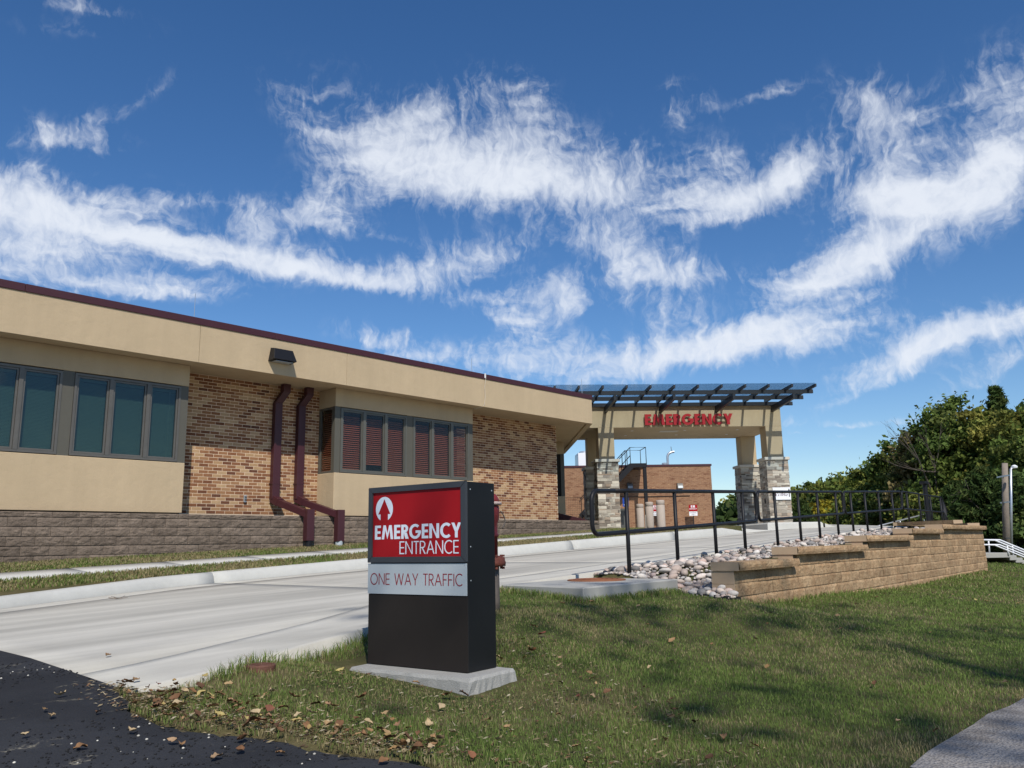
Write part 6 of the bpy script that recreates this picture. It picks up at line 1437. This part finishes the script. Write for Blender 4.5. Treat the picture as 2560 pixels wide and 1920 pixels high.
TREES = [  # centre px, crown top py, depth, half width px, palette, kind, ground z, sparse, label
 (2030, 1226, 66, 62, OLV, 'broad', .6, .0, 'dark olive tree just right of the right stone column'),
 (2078, 1252, 56, 48, YEL, 'broad', .6, .15, 'yellow-leaved small tree behind the second railing section'),
 (2120, 1204, 60, 66, OLV, 'broad', .6, .05, 'olive tree rising behind the yellow-leaved tree'),
 (2172, 1178, 54, 62, OLV, 'broad', .6, .1, 'broad olive-gold tree above the middle of the railing'),
 (2228, 1118, 51, 62, GRN, 'broad', .6, .15, 'rounded green tree left of the bare branches'),
 (2292, 1080, 49, 72, BRN, 'broad', .7, .35, 'brownish thinning tree with bare branches showing'),
 (2368, 1005, 47, 88, GRN, 'broad', .7, .40, 'tall loose green tree with sky showing through its top'),
 (2446, 1040, 45, 86, OLV, 'broad', .7, .15, 'dense olive tree below the pointed cedar top'),
 (2488, 984, 46, 74, DRK, 'cedar', .7, .0, 'tall pointed dark cedar above the wooden pole'),
 (2566, 1000, 41, 84, OLV, 'broad', .7, .12, 'olive tree with yellowing leaves at the right edge'),
 (2455, 1180, 37, 96, DRK, 'cedar', .7, .0, 'dark feathery cedar behind the wooden pole'),
 (2385, 1215, 41, 76, DRK, 'cedar', .7, .0, 'dark feathery cedar at the end of the black railing'),
 (2330, 1205, 46, 80, OLV, 'broad', .7, .1, 'low olive tree round the black light pole'),
 (2565, 1200, 35, 80, DRK, 'broad', .7, .0, 'dark low tree right of the lamp post'),
 (2545, 1105, 39, 70, GRN, 'broad', .7, .05, 'mid green tree between lamp post and olive tree'),
 (2240, 1235, 52, 70, OLV, 'broad', .6, .1, 'golden-olive bush behind the white pipe rail'),
 (2150, 1268, 53, 66, OLV, 'broad', .6, .1, 'low olive bush behind the third railing section'),
 (2000, 1262, 50, 44, DRK, 'cedar', .6, .0, 'dark cedar bush behind the right stone column edge'),
 (1816, 1268, 74, 34, GRN, 'broad', .8, .1, 'green tree beside the corner of the brick annex'),
 (1862, 1240, 76, 46, OLV, 'broad', .8, .1, 'olive tree seen between annex and right stone column'),
 (1838, 1300, 66, 46, YEL, 'broad', .8, .1, 'low yellow-green bush between annex and stone column')]
for i, (px, py, dpt, hw, pal, kind, gz, sp, lab) in enumerate(TREES):
    top = at(px, py, dpt); base = (top[0], top[1], gz); h = (top[2] - gz) * 1.04; r_ = hw / FPX * dpt * 1.05
    area = (h * r_) / 8
    tree('cedar_tree' if kind == 'cedar' else 'broadleaf_tree', lab, base, h, r_, pal, int(np.clip(80 + area * 26, 80, 180)) if kind == 'broad' else 300, 150 if kind == 'broad' else 80, np.clip(.0032 * dpt, .10, .22) * (1.0 if kind == 'broad' else 1.5), kind, .03 if dpt > 48 or py > 1150 else .10, 'trees behind the railing' if px > 1950 else 'trees behind the annex', sp, i)
# bare branches reaching out of the brownish tree
bb = MB(); rr = random.Random(5)
def twig(p, d, L, r, lev):
    q = p + d * L; bb.tube([p, (p + q) / 2 + Vector((rr.uniform(-.05, .05),) * 3) * L, q], [r, r * .75, r * .5], 5, False)
    if lev: 
        for _ in range(3): twig(p + d * L * rr.uniform(.45, 1), (d + Vector((rr.uniform(-.6, .6), rr.uniform(-.6, .6), rr.uniform(-.1, .5)))).normalized(), L * rr.uniform(.45, .7), r * .5, lev - 1)
R2 = Vector((CX[0], CX[1], 0)).normalized()
b0 = Vector(at(2330, 1290, 45)); b0.z = .7
bt = empty('bare_tree', b0, 0, 'leafless grey tree leaning left in front of the green trees', 'tree', None)
for (pa, pb) in (((2335, 1240), (2276, 1100)), ((2345, 1250), (2330, 1095)), ((2352, 1180), (2250, 1170))):
    A, B_ = Vector(at(*pa, 44.5)), Vector(at(*pb, 44.5)); L = (B_ - A).length; twig(A - b0, (B_ - A).normalized(), L * .72, .05, 3)
bb.tube([Vector((0, 0, -.2)), Vector(at(2340, 1250, 44.5)) - b0], [.14, .09], 8); bb.build('trunk', MT['bark'], bt)
# woodland mass closing the view behind the single trees
n = 52000; px_ = RNG.uniform(1780, 2700, n); dep = RNG.uniform(62, 80, n); top_ = np.interp(px_, [1780, 1850, 1990, 2120, 2230, 2330, 2480, 2700], [1290, 1275, 1262, 1232, 1160, 1080, 1050, 1040]) + 26 * (np.sin(px_ / 23) * np.cos(px_ / 9.5)); f = RNG.random(n) ** .85
Pw_ = EYE + ((CX[None] * ((px_ - 1280) / FPX)[:, None]) - CU[None] * (((top_ * f + 1345 * (1 - f)) - 960) / FPX)[:, None] + CF[None]) * dep[:, None]
Pw_ = Pw_ + RNG.normal(0, .35, (n, 3)); cl = (fbm(Pw_[:, :2] * 1.0 + Pw_[:, 2:] * .7, 2.4, 31)); pal_ = np.array(DRK + GRN); cw = pal_[(cl * 7.9).astype(int).clip(0, 7)] * RNG.uniform(.6, 1.1, (n, 1))
V, F, Cv = quad_leaves(Pw_, RNG.uniform(.25, .5, n), cw); link('far_woods', np_mesh('far_woods', V, [F], MT['foliage'], False, {'col': ('POINT', 'FLOAT_COLOR', Cv)}), kind='stuff', label='dark mass of woodland behind the single trees')
# one tall street tree well behind the camera: its thin crown throws soft shade on the lower lawn
tree('shade_tree', 'tall thin-crowned street tree standing behind the viewpoint', np.array([-3.4, -12.2, .3]), 23.5, 4.2, GRN, 40, 46, .17, 'broad', .56, None, .45, 71)
